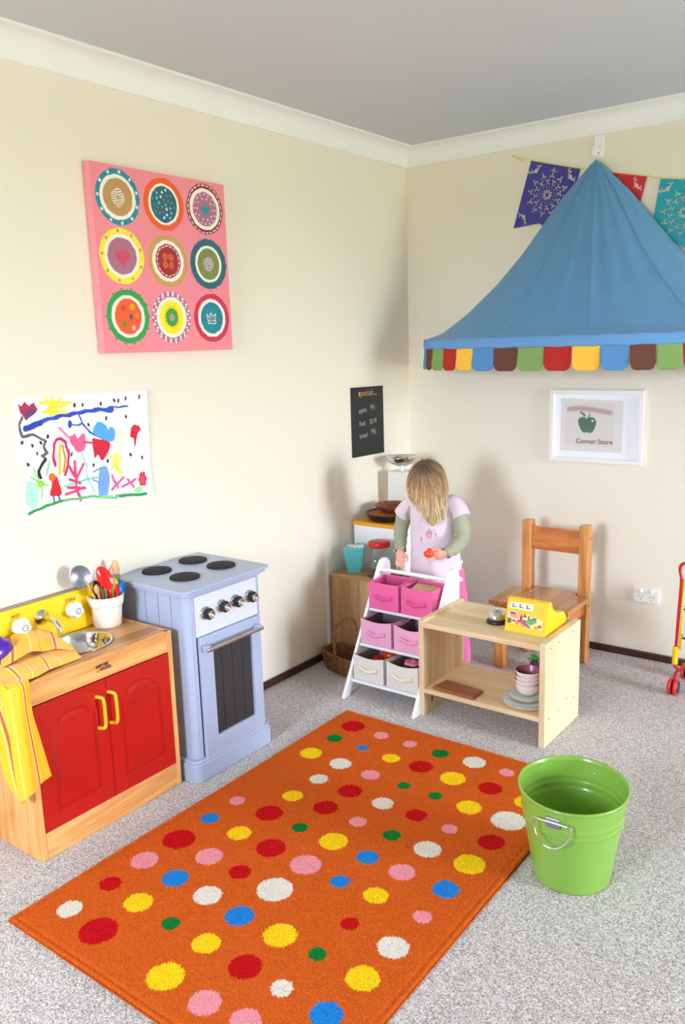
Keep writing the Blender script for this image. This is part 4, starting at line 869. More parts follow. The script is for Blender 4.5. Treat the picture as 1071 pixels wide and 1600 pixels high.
# ================================================================== wall tent awning
M_tent = mat('blue_cotton', (92, 146, 190), .85, var=.05, vscale=14, bump=.12, bscale=900, sheen=.2)
M_band = mat('blue_cotton_band', (104, 156, 214), .85, bump=.1, bscale=900)
SCC = dict(y=mat('scallop_yellow', (250, 192, 66), .85, bump=.1, bscale=900), b=mat('scallop_blue', (84, 142, 198), .85, bump=.1, bscale=900), n=mat('scallop_brown', (106, 62, 48), .85, bump=.1, bscale=900), g=mat('scallop_green', (130, 164, 92), .85, bump=.1, bscale=900), r=mat('scallop_red', (182, 32, 26), .85, bump=.1, bscale=900))
HX, HA, HB, ZT, ZB = .98, .84, .43, 1.476, 1.434
ths = np.linspace(0, PI, 4001); hx_ = HX - HA * np.cos(ths); hy_ = -HB * np.sin(ths) - .006; hs_ = np.r_[0, np.cumsum(np.hypot(np.diff(hx_), np.diff(hy_)))]; HL = hs_[-1]
def hoop(s): return float(np.interp(s, hs_, hx_)), float(np.interp(s, hs_, hy_))
t = thing('wall_tent', (.98, -.03, 1.434), 'blue cloth wall tent canopy with multicoloured scalloped edging', 'canopy')
FT = ([0, .02, .185, .40, .555, .736, .89, 1.0], [0, .02, .205, .50, .678, .848, .962, 1.0]); APX = (.98, -.030, 2.214)
nu, nt_ = 181, 50; G = np.zeros((nt_, nu, 3)); seams = [.335, .567, .80]
for j in range(nu):
    s = HL * j / (nu - 1); x, y = hoop(s); u = j / (nu - 1)
    for i in range(nt_):
        q = i / (nt_ - 1); f = np.interp(q, *FT)
        k = q * (1 - q) * 4
        # cloth pulls in between the seams, soft folds run to the peak
        fold = .006 * math.sin(u * 46 + 1.2) * k * max(0, 1 - abs(u - .16) / .16) + .0035 * math.sin(u * 71) * (1 - q) * q * 3
        inw = 1 - .030 * k * abs(math.sin((u - .1023) / .2325 * PI))
        px_, py_ = APX[0] + (x - APX[0]) * q * (inw if .02 < u < .98 else 1), APX[1] + (y - APX[1]) * q * inw
        G[i, j] = (px_, min(py_ - fold, -.004), APX[2] + (ZT - APX[2]) * f + .004 * math.sin(u * 30) * k)
b = MB(); sheet(b, G); o = b.build('canopy', M_tent, t); mod(o, 'SOLIDIFY', thickness=.0016, offset=0)
b = MB()
for u in seams + [.004, .996]:
    j = int(u * (nu - 1)); b.tube([(p[0], p[1] - .0012, p[2]) for p in G[1:, j]], .0016 if .01 < u < .99 else .0035, 6)
b.build('seam', M_tent, t)
b = MB(); g2 = np.zeros((8, 161, 3))
for j in range(161):
    x, y = hoop(HL * j / 160); d = Vector((x - HX, y, 0)).normalized()
    for i in range(8):
        q = i / 7; e_ = .003 + .004 * math.sin(PI * q); g2[i, j] = (x + d.x * e_, min(y + d.y * e_, -.003), ZT + .003 + (ZB - ZT - .003) * q + .0015 * math.sin(j * .6))
sheet(b, g2); o = b.build('hem_band', M_band, t); mod(o, 'SOLIDIFY', thickness=.002, offset=0)
b = MB(); b.tube([(*hoop(HL * j / 80), ZT - .006) for j in range(81)], .004, 8); b.build('hoop', M_white, t)
SB = [0.005, .118, .321 - .09, .321, .379 + .03, .456 + .045, .534 + .055, .633 + .03, .744, .866, .981, 1.098, 1.211, 1.321, 1.417, 1.509]
SB = [.004, .108, .212, .312, .412, .512, .6185, .7365, .858, .977, 1.096, 1.2105, 1.321, 1.420, 1.513, 1.62, 1.725, 1.83, 1.935, 2.04]
cyc = ['y', 'b', 'n', 'g', 'r']
for k in range(len(SB) - 1):
    s0, s1 = SB[k] + .0012, SB[k + 1] - .0012; w = s1 - s0; hS = .098; na, nb = 18, 12; g3 = np.zeros((nb, na, 3)); tw = random.uniform(-.006, .006)
    for i in range(nb):
        for j in range(na):
            v = j / (na - 1); edge = abs(2 * v - 1)
            hh = hS * (1 if edge < .45 else (.70 + .30 * math.sqrt(max(0, 1 - ((edge - .45) / .55) ** 2))))
            q = i / (nb - 1); x, y = hoop(s0 + w * v); d = Vector((x - HX, y, 0)).normalized()
            off = .002 + q * tw * (2 * v - 1) + .004 * q * q
            g3[i, j] = (x + d.x * off, min(y + d.y * off, -.002), ZB + .004 - (hh + .004) * q)
    # straight sides with rounded lower corners: pull columns in near the bottom
    b = MB(); sheet(b, g3); o = b.build('scallop', SCC[cyc[k % 5]], t); mod(o, 'SOLIDIFY', thickness=.0016, offset=0)
# adhesive hook it hangs from
t = thing('wall_hook', (.981, -.001, 2.222), 'white plastic adhesive hook at the peak of the blue tent', 'hook')
b = MB(); b.prism(rounded(.963, 1.003, 2.226, 2.316, .005, 4), 'y', -.007, -.0005, .0015); b.build('backplate', M_white, t)
b = MB(); b.box(.966, .986, -.022, -.006, 2.246, 2.262, .003); b.box(.966, .986, -.040, -.034, 2.228, 2.266, .002); b.box(.966, .986, -.036, -.02, 2.228, 2.234, .002); b.build('prong', M_white, t)
# ================================================================== green metal bucket
M_green = mat('lime_green_enamel', (130, 172, 68), .25, coat=.2)
bx, by = 1.590, -1.708; vd = math.atan2(-3.7516 - by, 2.3679 - bx)
t = thing('metal_bucket', (bx, by, 0), 'lime green metal bucket with a wire handle on the carpet by the rug', 'bucket')
b = MB(); nb_ = 96; rr = []
def brk(z): return .1055 + (.1500 - .1055) * (z / .262)
prof = [(0, .009), (.100, .009), (brk(.0) - .006, .006), (brk(0), 0), (brk(.004) + .001, .003), (brk(.012), .012)]
for z in np.linspace(.02, .255, 48):
    r = brk(z); r += .0032 * math.exp(-((z - .186) / .006) ** 2) + .0026 * math.exp(-((z - .204) / .005) ** 2); prof.append((r, z))
prof += [(brk(.262) + .0005, .262), (brk(.262) + .004, .266), (brk(.262) + .0035, .270), (brk(.262), .271)]
inn = [(r - .0015, z) for r, z in prof[5:-4]][::-1]
prof += [(brk(.262) - .003, .269)] + inn + [(.0985, .012), (0, .012)]
for r, z in prof: pass
def oval(z): return 1 + .045 * z / .26
vs = []; n = len(prof)
for i in range(nb_):
    a = 2 * PI * i / nb_
    for r, z in prof:
        u, v = r * math.cos(a) * oval(z), r * math.sin(a) / oval(z) ** .6
        vs.append((bx + u * math.cos(vd) - v * math.sin(vd), by + u * math.sin(vd) + v * math.cos(vd), z))
b.add(vs, [[i * n + k, ((i + 1) % nb_) * n + k, ((i + 1) % nb_) * n + k + 1, i * n + k + 1] for i in range(nb_) for k in range(n - 1)], smooth=True)
b.build('pail', M_green, t)
hd_a = math.radians(-88)      # the handle faces the lower left of the room
for a0, par in ((hd_a, True), (hd_a + PI, False)):
    er = Vector((math.cos(a0), math.sin(a0), 0)); et = Vector((-er.y, er.x, 0)); ctr = Vector((bx, by, 0))
    zh = .232; ra = a0 - vd; o_v = oval(zh); rr_ = brk(zh) / math.sqrt((math.cos(ra) / o_v) ** 2 + (math.sin(ra) * o_v ** .6) ** 2)
    b = MB(); p0 = ctr + er * (rr_ + .0015)
    M_ = Matrix(((et.x, er.x, 0, p0.x), (et.y, er.y, 0, p0.y), (0, 0, 1, zh), (0, 0, 0, 1)))
    b.box(-.019, .019, -.0005, .006, -.015, .013, .002, M=M_); b.build('handle_bracket', M_tin, t)
    b = MB()
    for sx in (-.011, .011): b.ell(M_ @ Vector((sx, -.0032, 0)), .0028)
    b.build('rivet', M_chrome, t)
    b = MB(); hw = .049
    pts = [(-hw, 0)] + [(-hw + .001, -.012)] + [(hw * math.cos(PI + PI * k / 16), -.016 - .042 * math.sin(PI * k / 16)) for k in range(17)] + [(hw - .001, -.012), (hw, 0)]
    pts = [(hw * math.cos(PI + PI * k / 20), -.010 - .054 * math.sin(PI * k / 20)) for k in range(21)]
    pts = [(-hw, .002)] + pts + [(hw, .002)] + [(hw - 2 * hw * k / 8, .002) for k in range(1, 8)]
    b.tube([M_ @ Vector((x, .006 + .012 * max(0, -z) / .06, z)) for x, z in pts], .0026, 8, closed=True); b.build('wire_handle', M_chrome, t)

# ================================================================== back-left corner: timber crate, cabinet and what stands on them
M_crate = wood('crate_pine', (216, 172, 126), (196, 146, 100), 'z', plank=('x', .075), knot=5, rough=.6, off=3)
t = thing('timber_box', (.18, -.65, 0), 'low planked pine box in the corner behind the shelf of fabric bins', 'box')
b = MB(); b.box(.016, .345, -.742, -.724, .0, .398, .001); b.build('front_panel', M_crate, t)
b = MB(); b.box(.016, .034, -.724, -.572, 0, .398); b.build('side_panel', M_crate, t)
b = MB(); b.box(.327, .345, -.724, -.572, 0, .398); b.build('side_panel', M_crate, t)
b = MB(); b.box(.014, .347, -.744, -.570, .398, .410, .001); b.build('top', wood('crate_top', (206, 160, 112), (178, 126, 80), 'x', rough=.6), t)
t = thing('white_cabinet', (.15, -.35, 0), 'white toy cabinet with an orange-edged top in the far corner', 'cabinet')
b = MB(); b.box(.016, .27, -.548, -.16, 0, .610, .002); b.box(.024, .262, -.5505, -.548, .43, .604, .001); b.box(.024, .262, -.5505, -.548, .02, .425, .001); b.build('carcass', M_white, t)
b = MB(); b.box(.014, .272, -.553, -.158, .610, .628, .0015); b.build('top', mat('orange_laminate', (238, 162, 22), .4), t)
# popcorn box
M_turq = mat('turquoise_card', (98, 200, 204), .5)
t = thing('popcorn_box', (.088, -.655, .41), 'turquoise scallop-edged paper popcorn box on the pine box', 'paper box')
b = MB(); A = math.radians(32); cx, cy = .088, -.652
def sq(h, z, e=0): return [(cx + h * (math.cos(A) * u - math.sin(A) * v), cy + h * (math.sin(A) * u + math.cos(A) * v), z) for u, v in ((-1, -1), (1, -1), (1, 1), (-1, 1))]
b.rings([sq(.0305, .4101), sq(.0475, .528)], cap1=False, smooth=False)
for i in range(4):
    p, q = Vector(sq(.0475, .528)[i]), Vector(sq(.0475, .528)[(i + 1) % 4])
    for k in range(5):
        a_, c_ = p.lerp(q, k / 5), p.lerp(q, (k + 1) / 5); b.add([a_, c_, c_.lerp(a_, .15) + Vector((0, 0, .006)), a_.lerp(c_, .5) + Vector((0, 0, .009)), a_.lerp(c_, .15) + Vector((0, 0, .006))], [[0, 1, 2, 3, 4]], smooth=False)
o = b.build('box', M_turq, t); mod(o, 'SOLIDIFY', thickness=.0008, offset=-1)
b = MB(); b.rings([sq(.0296, .412), sq(.0466, .5275)], cap0=True, cap1=False, smooth=False); b.build('lining', mat('white_card', (238, 234, 224), .7), t)
# lidded jar
t = thing('plastic_jar', (.236, -.655, .41), 'round clear jar with a red screw lid on the pine box', 'jar')
M_glass = mat('clear_jar_plastic', (250, 252, 250), .04, trans=1.0, ior=1.35)
b = MB(); pr = [(0, .0), (.045, .0), (.062, .006), (.078, .028), (.086, .062), (.083, .092), (.070, .118), (.052, .134), (.047, .140), (.047, .150)]
pr2 = spline([(r, z) for r, z in pr], 40); pr2[:, 0] = np.maximum(pr2[:, 0], 0); b.lathe([tuple(p) for p in pr2], (.236, -.655, .4105), 64); o = b.build('jar', M_glass, t); mod(o, 'SOLIDIFY', thickness=.0015, offset=-1)
b = MB(); b.lathe([(.0505, .140), (.0515, .142), (.0515, .158), (.050, .162), (.046, .1635), (0, .162)], (.236, -.655, .4105), 64); b.build('lid', mat('red_lid', (196, 30, 32), .3), t)
# frying pan with toy food and a wooden bowl
px_, py_, pz_ = .150, -.425, .6285
t = thing('pie_dish', (px_, py_, pz_), 'round black dish filled with orange toy food on the white cabinet', 'dish')
b = MB(); b.lathe([(0, 0), (.100, 0), (.106, .004), (.121, .032), (.123, .034), (.121, .036), (.117, .034), (.104, .010), (0, .008)], (px_, py_, pz_), 64); b.build('dish', mat('black_tin', (26, 24, 24), .4), t)
b = MB(); fill = mat('orange_lentils', (204, 112, 50), .8, c2=(120, 66, 34), vscale=160, bump=.6, bscale=200)
b.lathe([(.113, .026), (.10, .0285), (.06, .030), (0, .031)], (px_, py_, pz_), 48); b.build('filling', fill, t)
t = thing('wooden_bowl', (px_ + .006, py_ + .008, pz_ + .031), 'dark brown wooden bowl resting on the orange food in the black dish', 'bowl')
b = MB(); b.lathe([(0, 0), (.03, 0), (.055, .010), (.078, .028), (.088, .040), (.089, .043), (.085, .042), (.072, .028), (.050, .013), (0, .007)], (px_ + .006, py_ + .008, pz_ + .030), 56); b.build('bowl', wood('walnut', (140, 74, 44), (92, 44, 26), 'x', rough=.4), t)
# kitchen scale
t = thing('kitchen_scale', (.119, -.272, .628), 'tall white kitchen scale with a steel pan behind the brown bowl', 'scale')
b = MB(); b.prism([(-.062, 0), (.062, 0), (.055, .21), (-.055, .21)], 'y', -.317, -.225, .004, M=Matrix.Translation((.121, 0, .6285))); b.build('body', mat('scale_white', (232, 230, 222), .4), t)
b = MB(); b.box(.066, .178, -.322, -.222, .8385, .842, .001); b.cyl((.121, -.272, .84), (.121, -.272, .868), .009, 20); b.build('post', M_offw, t)
b = MB(); b.lathe([(0, 0), (.030, .001), (.055, .012), (.072, .028), (.0815, .044), (.083, .046), (.081, .047), (.070, .030), (.053, .014), (.03, .003), (0, .002)], (.121, -.272, .868), 56); b.build('pan', M_chrome, t)

# ================================================================== wicker basket
M_wick = mat('wicker', (158, 104, 62), .6, c2=(110, 66, 38), vscale=40, bump=.3, bscale=300); M_rope = mat('twisted_cane', (176, 126, 74), .6, c2=(128, 84, 46), vscale=60)
ba = math.radians(-16); bc_ = Vector((.182, -.860, 0)); eu = Vector((math.cos(ba), math.sin(ba), 0)); ev = Vector((-math.sin(ba), math.cos(ba), 0))
t = thing('wicker_basket', tuple(bc_), 'small wicker basket with a twisted hoop handle on the floor by the left wall', 'basket')
def bpt(a, hu, hv, z):
    c, s = math.cos(a), math.sin(a); n4 = 4.0; q = (abs(c) ** n4 + abs(s) ** n4) ** (-1 / n4); return bc_ + eu * (hu * q * c) + ev * (hv * q * s) + Vector((0, 0, z))
b = MB(); NS = 40
for k in range(11):
    z = .006 + k * .0072; f = 1 + .12 * k / 10
    b.tube([bpt(2 * PI * q / 160, .118 * f + .0022 * math.sin(PI * (q * NS / 160 * 2) / 2 * 2 + k * PI), .058 * f + .0022 * math.sin(PI * q * NS / 160 * 2 + k * PI), z) for q in range(160)], .0034, 6, closed=True)
for k in range(NS): b.tube([bpt(2 * PI * k / NS, .117, .057, .003), bpt(2 * PI * k / NS, .131, .064, .084)], .0024, 5)
b.build('woven_sides', M_wick, t)
b = MB(); b.add([bpt(2 * PI * k / 60, .117, .057, .005) for k in range(60)], [list(range(60))]); o = b.build('base', M_wick, t); mod(o, 'SOLIDIFY', thickness=.003, offset=0)
b = MB()
for ph in (0, PI): b.tube([bpt(2 * PI * q / 200, .133 + .003 * math.cos(q * .6 + ph), .066 + .003 * math.cos(q * .6 + ph), .086 + .003 * math.sin(q * .6 + ph)) for q in range(200)], .0034, 6, closed=True)
b.build('rim', M_wick, t)
b = MB(); hc = spline([bc_ - ev * .062 + Vector((0, 0, .055)), bc_ - ev * .066 + Vector((0, 0, .09)), bc_ - ev * .068 + Vector((0, 0, .16)), bc_ - ev * .060 + Vector((0, 0, .215)), bc_ - ev * .02 + Vector((0, 0, .245)), bc_ + ev * .03 + Vector((0, 0, .243)), bc_ + ev * .060 + Vector((0, 0, .205)), bc_ + ev * .066 + Vector((0, 0, .14)), bc_ + ev * .062 + Vector((0, 0, .055))], 150)
for ph in range(3):
    pts = []
    for i, p in enumerate(hc):
        tn = Vector(hc[min(i + 1, 149)] - hc[max(i - 1, 0)]).normalized(); n1 = eu; n2 = tn.cross(n1); a = i * .42 + ph * 2 * PI / 3; pts.append(Vector(p) + (n1 * math.cos(a) + n2 * math.sin(a)) * .0036)
    b.tube(pts, .0038, 6)
b.build('handle', M_rope, t)

# ================================================================== white ladder shelf with six fabric bins
t = thing('ladder_shelf', (.523, -.93, 0), 'white wooden slanted toy shelf with three tiers of fabric bins', 'shelf')
def ladder_side(x0, x1):
    pts = [(-1.122, 0), (-1.078, 0), (-1.050, .052), (-.800, .052), (-.790, .0), (-.750, 0), (-.748, .495)]
    for k in range(1, 10): a = PI * .0 + (PI - .45) * k / 9; pts.append((-.793 + .046 * math.cos(a), .497 + .046 * math.sin(a)))
    b = MB(); b.prism(pts, 'x', x0, x1, .0015); return b
ladder_side(.345, .359).build('side_panel', M_white, t); ladder_side(.693, .707).build('side_panel', M_white, t)
b = MB(); b.cyl((.359, -.825, .497), (.693, -.825, .497), .0085, 20); b.build('top_rod', M_white, t)
for yf, z in ((-.922, .350), (-.996, .212), (-1.062, .071)):
    b = MB(); b.box(.359, .693, yf, -.752, z - .013, z, .001); b.build('shelf_board', M_white, t)
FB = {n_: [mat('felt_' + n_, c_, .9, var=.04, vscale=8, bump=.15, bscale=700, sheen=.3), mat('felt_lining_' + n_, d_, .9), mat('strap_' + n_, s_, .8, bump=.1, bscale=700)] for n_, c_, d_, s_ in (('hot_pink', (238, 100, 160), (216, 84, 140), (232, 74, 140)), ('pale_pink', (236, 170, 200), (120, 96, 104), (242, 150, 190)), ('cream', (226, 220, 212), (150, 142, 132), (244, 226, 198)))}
def fabric_bin(kind, x0, x1, y0, y1, z0, h, label, sag=0.0, back_h=0.0):
    m = FB[kind]; t = thing('fabric_bin', ((x0 + x1) / 2, (y0 + y1) / 2, z0), label, 'fabric bin', group='fabric bins on the ladder shelf')
    n = 10; out = []
    def ringp(z, grow, sg):
        P = []
        for (ax, ay), (cx_, cy_) in (((x0, y0), (x1, y0)), ((x1, y0), (x1, y1)), ((x1, y1), (x0, y1)), ((x0, y1), (x0, y0))):
            for k in range(n):
                q = k / n; bow = math.sin(PI * q); X = ax + (cx_ - ax) * q; Y = ay + (cy_ - ay) * q; zz = z - sg * bow * h
                if ay == cy_: Y += (-1 if ay == y0 else 1) * bow * grow
                else: X += (-1 if ax == x0 else 1) * bow * grow * .3
                P.append((X, Y, zz))
        return P
    b = MB(); b.rings([ringp(z0 + .0008, 0, 0), ringp(z0 + h * .3, .002, 0), ringp(z0 + h * .7, .004, sag * .3), ringp(z0 + h, .003, sag)], cap1=False, smooth=False)
    o = b.build('body', m[0], t); mod(o, 'SOLIDIFY', thickness=.0025, offset=-1)
    b = MB(); e = .003; sx0, sx1, sy0, sy1 = x0, x1, y0, y1; x0 += e; x1 -= e; y0 += e; y1 -= e
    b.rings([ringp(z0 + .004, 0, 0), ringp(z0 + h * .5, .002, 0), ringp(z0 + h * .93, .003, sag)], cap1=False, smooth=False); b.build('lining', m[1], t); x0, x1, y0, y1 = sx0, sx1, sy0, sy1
    b = MB(); w = x1 - x0; c = (x0 + x1) / 2; zc = z0 + h * .50; g = np.zeros((4, 22, 3))
    for j in range(22):
        q = j / 21; bow = math.sin(PI * min(1, max(0, (q - .12) / .76)))
        for i in range(4): g[i, j] = (c - w * .31 + w * .62 * q, y0 - .0055 - .011 * bow, zc + .009 - .018 * i / 3 - .006 * bow)
    sheet(b, g); o = b.build('strap', m[2], t); mod(o, 'SOLIDIFY', thickness=.002, offset=0)
    return t
fabric_bin('hot_pink', .366, .516, -.930, -.795, .3515, .118, 'empty hot pink fabric bin, top tier left')
fabric_bin('hot_pink', .530, .680, -.930, -.795, .3515, .118, 'hot pink fabric bin holding beige cloth, top tier right')
fabric_bin('pale_pink', .366, .520, -.996, -.83, .2135, .112, 'pale pink fabric bin, middle tier left', sag=.08)
fabric_bin('pale_pink', .534, .688, -.996, -.83, .2135, .112, 'pale pink fabric bin, middle tier right beside the counter', sag=.13)
fabric_bin('cream', .366, .518, -1.056, -.86, .0725, .113, 'cream fabric bin with red and yellow toys, bottom tier left', sag=.09)
fabric_bin('cream', .534, .686, -1.056, -.86, .0725, .113, 'cream fabric bin with pink toy flower, bottom tier right', sag=.09)
# things in the bins
M_bread = mat('beige_cloth', (216, 172, 138), .8, var=.12, vscale=30)
t = thing('folded_cloth', (.61, -.86, .36), 'folded beige cloth inside the right hot pink bin', 'cloth')
for k, (dx, dz, w) in enumerate(((0, .0, .06), (.003, .014, .058), (-.002, .028, .055))):
    b = MB(); M_ = Matrix.Translation((.612 + dx, -.860, .425 + dz)) @ Matrix.Rotation(.25, 4, 'Z') @ Matrix.Rotation(.1, 4, 'Y'); b.box(-w, w, -.050, .050, -.0065, .0065, .005, M=M_, seg=3); b.build('fold', M_bread, t)
b = MB(); b.box(.57, .655, -.90, -.82, .3545, .418, .01, seg=3); b.build('fold', M_bread, t)
def toy(name, label, cat, c, r, col, M=None): 
    b = MB(); b.ell(c, r, M); return tag(b.build(name, mat(name + '_colour_%d%d' % (col[0], col[1]), col, .3)), label, cat)
toy('toy_tomato', 'red round toy vegetable in the left cream bin', 'toy food', (.425, -.955, .128), (.032, .032, .028), (196, 40, 26))
toy('toy_pepper', 'orange-red toy pepper at the back of the left cream bin', 'toy food', (.455, -.915, .150), (.036, .028, .024), (214, 66, 22))
toy('toy_avocado', 'dark olive toy vegetable in the middle of the left cream bin', 'toy food', (.458, -.982, .134), (.030, .022, .022), (74, 66, 34))
toy('toy_banana', 'yellow toy banana in the right side of the left cream bin', 'toy food', (.497, -.975, .132), (.013, .040, .014), (226, 204, 40))
toy('toy_cabbage', 'olive brown round toy under the pink toy flower in the right cream bin', 'toy food', (.612, -.960, .112), (.066, .075, .045), (110, 96, 62))
b = MB()
for k in range(6): a = k * PI / 3; b.ell((.612 + .024 * math.cos(a), -.965 + .028 * math.sin(a), .166), (.019, .019, .007))
b.ell((.612, -.965, .17), (.014, .014, .008)); tag(b.build('toy_flower', mat('pink_toy_flower', (222, 120, 150), .6)), 'pink petalled toy flower lying in the right cream bin', 'toy')
# dark bundle behind bins, on the pine box
b = MB(); b.ell((.305, -.61, .419), (.03, .022, .009)); tag(b.build('toy_block', mat('orange_toy', (206, 110, 40), .5)), 'small orange toy lying at the right end of the pine box', 'toy')

# ================================================================== pine counter
M_pl = wood('light_pine_top', (246, 220, 178), (234, 200, 152), 'x', rough=.55, plank=('y', .082), knot=4.5, off=1)
M_pv = wood('light_pine_side', (246, 221, 180), (236, 204, 158), 'z', rough=.55, plank=('y', .082), knot=4, off=6)
t = thing('pine_counter', (.97, -.91, 0), 'low open-backed pale pine counter with a lower shelf', 'toy counter')
CY0, CY1 = -1.076, -.745
b = MB(); b.box(.704, .7265, CY0, CY1, 0, .4005, .001); b.build('side_panel', M_pv, t)
b = MB(); b.box(1.2125, 1.2355, CY0, CY1, 0, .4005, .001); rp = b.build('side_panel', M_pv, t)
b = MB(); b.box(.7265, 1.2125, CY0, CY1, .3715, .3915, .001); b.build('top', M_pl, t)
b = MB(); b.box(.7265, 1.2125, CY0, CY1, .0985, .1165, .001); b.build('lower_shelf', M_pl, t)
b = MB()
for y in (-1.03, -.955, -.82): b.lathe([(0, 0), (.0035, 0), (.0035, .0006), (0, .0006)], seg=12, M=Matrix.Translation((1.2354, y, .372)) @ Matrix.Rotation(PI / 2, 4, 'Y'))
for y in (-1.035, -.945, -.87, -.80): b.lathe([(0, 0), (.0035, 0), (.0035, .0006), (0, .0006)], seg=12, M=Matrix.Translation((1.2354, y, .10 + (.02 if y == -.87 else 0))) @ Matrix.Rotation(PI / 2, 4, 'Y'))
b.build('screw_heads', M_screw, rp)
# chopping board
t = None
b = MB(); b.prism([(.772, -.975), (.945, -.996), (.944, -1.072), (.760, -1.064)], 'z', .1172, .1305, .003); tag(b.build('chopping_board', wood('acacia_board', (182, 112, 68), (140, 78, 44), 'x', rough=.45, off=4)), 'reddish brown chopping board lying on the lower shelf of the counter', 'chopping board')
# plates and bowls
PC = (1.122, -.978)
M_pl_ = {n_: mat('melamine_' + n_, c_, .3) for n_, c_ in (('skyblue', (196, 212, 214)), ('teal', (150, 186, 190)), ('sage', (196, 212, 176)), ('butter', (244, 216, 140)), ('rose', (232, 180, 184)), ('cream', (240, 226, 214)))}
def plate(c, r, z, m, label, grp):
    b = MB(); b.lathe([(0, .0), (r * .58, .0), (r * .64, .0008), (r * .96, .0055), (r, .0068), (r, .0082), (r * .97, .0082), (r * .62, .0028), (0, .0022)], (c[0], c[1], z), 64)
    return tag(b.build('plate', m), label, 'plate', grp)
z = .1170; names = ['rose', 'butter', 'sage', 'teal', 'skyblue']; posn = ['bottom', 'second', 'middle', 'fourth', 'top']
for k, n_ in enumerate(names): plate((PC[0] + random.uniform(-.001, .001), PC[1]), .0875, z, M_pl_[n_], '%s large plate, %s of the large plates on the lower shelf' % ({'rose': 'pink', 'butter': 'yellow', 'sage': 'pale green', 'teal': 'blue-green', 'skyblue': 'pale blue-grey'}[n_], {'bottom': 'lowest', 'second': 'second from below', 'middle': 'middle one', 'fourth': 'fourth from below', 'top': 'topmost'}[posn[k]]), 'large toy plates'); z += .0036
z += .0010; names = ['rose', 'butter', 'sage', 'skyblue']
for k, n_ in enumerate(names): plate((PC[0] - .002, PC[1] + .006), .0625, z, M_pl_[n_], '%s small plate, %s of the small plates under the bowls' % ({'rose': 'pink', 'butter': 'yellow', 'sage': 'pale green', 'skyblue': 'pale blue-grey'}[n_], ['lowest', 'second from below', 'third from below', 'topmost'][k]), 'small toy plates'); z += .0036
M_bo = mat('cream_melamine', (238, 222, 216), .3); M_bi = mat('mauve_glaze', (158, 84, 108), .25)
lab = ['lowest cream bowl of the stack, resting on the small plates', 'second cream bowl up in the stack', 'third cream bowl up in the stack', 'top bowl of the stack, cream outside and mauve inside']
for k in range(4):
    zz = z + .001 + k * .0172; c = (PC[0] + (.001, -.001, .0005, .002)[k], PC[1] + .006); t = thing('bowl', (c[0], c[1], zz), lab[k], 'bowl', group='stacked toy bowls')
    b = MB(); b.lathe([(0, 0), (.022, 0), (.027, .002), (.039, .013), (.0445, .026), (.0475, .040), (.0485, .0435), (.0478, .0445)], (c[0], c[1], zz), 56); b.build('bowl', M_bo, t)
    b = MB(); b.lathe([(.0478, .0445), (.0470, .043), (.0432, .027), (.037, .0155), (.028, .0055), (0, .0035)], (c[0], c[1], zz), 56); b.build('inner_glaze', M_bi, t)
# counter bell
bc2 = (.968, -.921, .3920)
t = thing('counter_bell', bc2, 'silver service bell with a black base on the pine counter', 'bell')
b = MB(); b.lathe([(0, 0), (.0405, 0), (.0415, .002), (.0400, .010), (.034, .0155), (0, .0155)], bc2, 56); b.build('base', M_dark, t)
b = MB(); b.lathe([(.0330, .0160), (.0345, .018), (.0335, .026), (.029, .0365), (.021, .0445), (.010, .0485), (0, .0495)], bc2, 56); b.build('dome', M_chrome, t)
b = MB(); b.lathe([(0, .049), (.0035, .049), (.0035, .055), (.0022, .056), (.0022, .064), (.003, .066), (0, .0675)], bc2, 20); b.build('plunger', M_chrome, t)
# toy cash register
M_reg = mat('yellow_register_plastic', (248, 200, 10), .3)
RX0, RX1, RZ = 1.031, 1.1955, .3920
t = thing('toy_cash_register', (1.113, -.885, RZ), 'yellow toy cash register with food stickers at the right end of the counter', 'toy cash register')
prof = [(-.990, 0), (-.987, .012), (-.960, .118), (-.955, .1225), (-.938, .1225), (-.930, .115), (-.915, .088), (-.895, .072), (-.855, .060), (-.818, .054), (-.808, .048), (-.790, .028), (-.786, 0)]
b = MB(); b.prism(prof, 'x', RX0, RX1, .003, M=Matrix.Translation((0, 0, RZ + .0005))); b.build('housing', M_reg, t)
b = MB(); b.cyl((RX0 + .05, -.870, RZ + .068), (RX1 - .03, -.870, RZ + .068), .010, 20); b.build('paper_roll', M_offw, t)
Vd = Vector((0, -.0186, -.073)).normalized(); O_ = Vector((RX0 + .010, -.9626, RZ + .1115))
R = Ras(.100, .030, .0009, None); R.poly([(.002, .002), (.098, .001), (.097, .028), (.001, .028)], (246, 238, 214))
for x in (.013, .041, .069): R.poly([(x, .007), (x + .005, .007), (x + .005, .017), (x + .017, .018), (x + .017, .021), (x, .021)], (96, 92, 110)); R.poly([(x + .008, .007), (x + .016, .008), (x + .015, .014), (x + .008, .013)], (200, 200, 196))
ras_obj('sticker', R, O_, (1, 0, 0), Vd, attr_mat('sticker_print', .35), t)
R = Ras(.152, .058, .0009, None)
def rp_(p, c): R.poly(p, c)
R.wobble(.0004, 200, 2); R.c[:] = lin((252, 240, 190))
R.poly([(.002, .026), (.008, .002), (.050, .004), (.052, .024), (.068, .018), (.074, .006), (.088, .004), (.094, .02), (.104, .010), (.112, .006), (.120, .014), (.143, .020), (.146, .05), (.140, .057), (.115, .056), (.080, .056), (.030, .050), (.004, .048)], (252, 232, 150))
rp_([(.010, .004), (.048, .006), (.050, .028), (.010, .026)], (232, 160, 180)); R.poly([(.013, .005), (.034, .007), (.034, .014), (.013, .013)], (70, 70, 170)); R.ell(.028, .020, .013, .0055, (240, 150, 60))
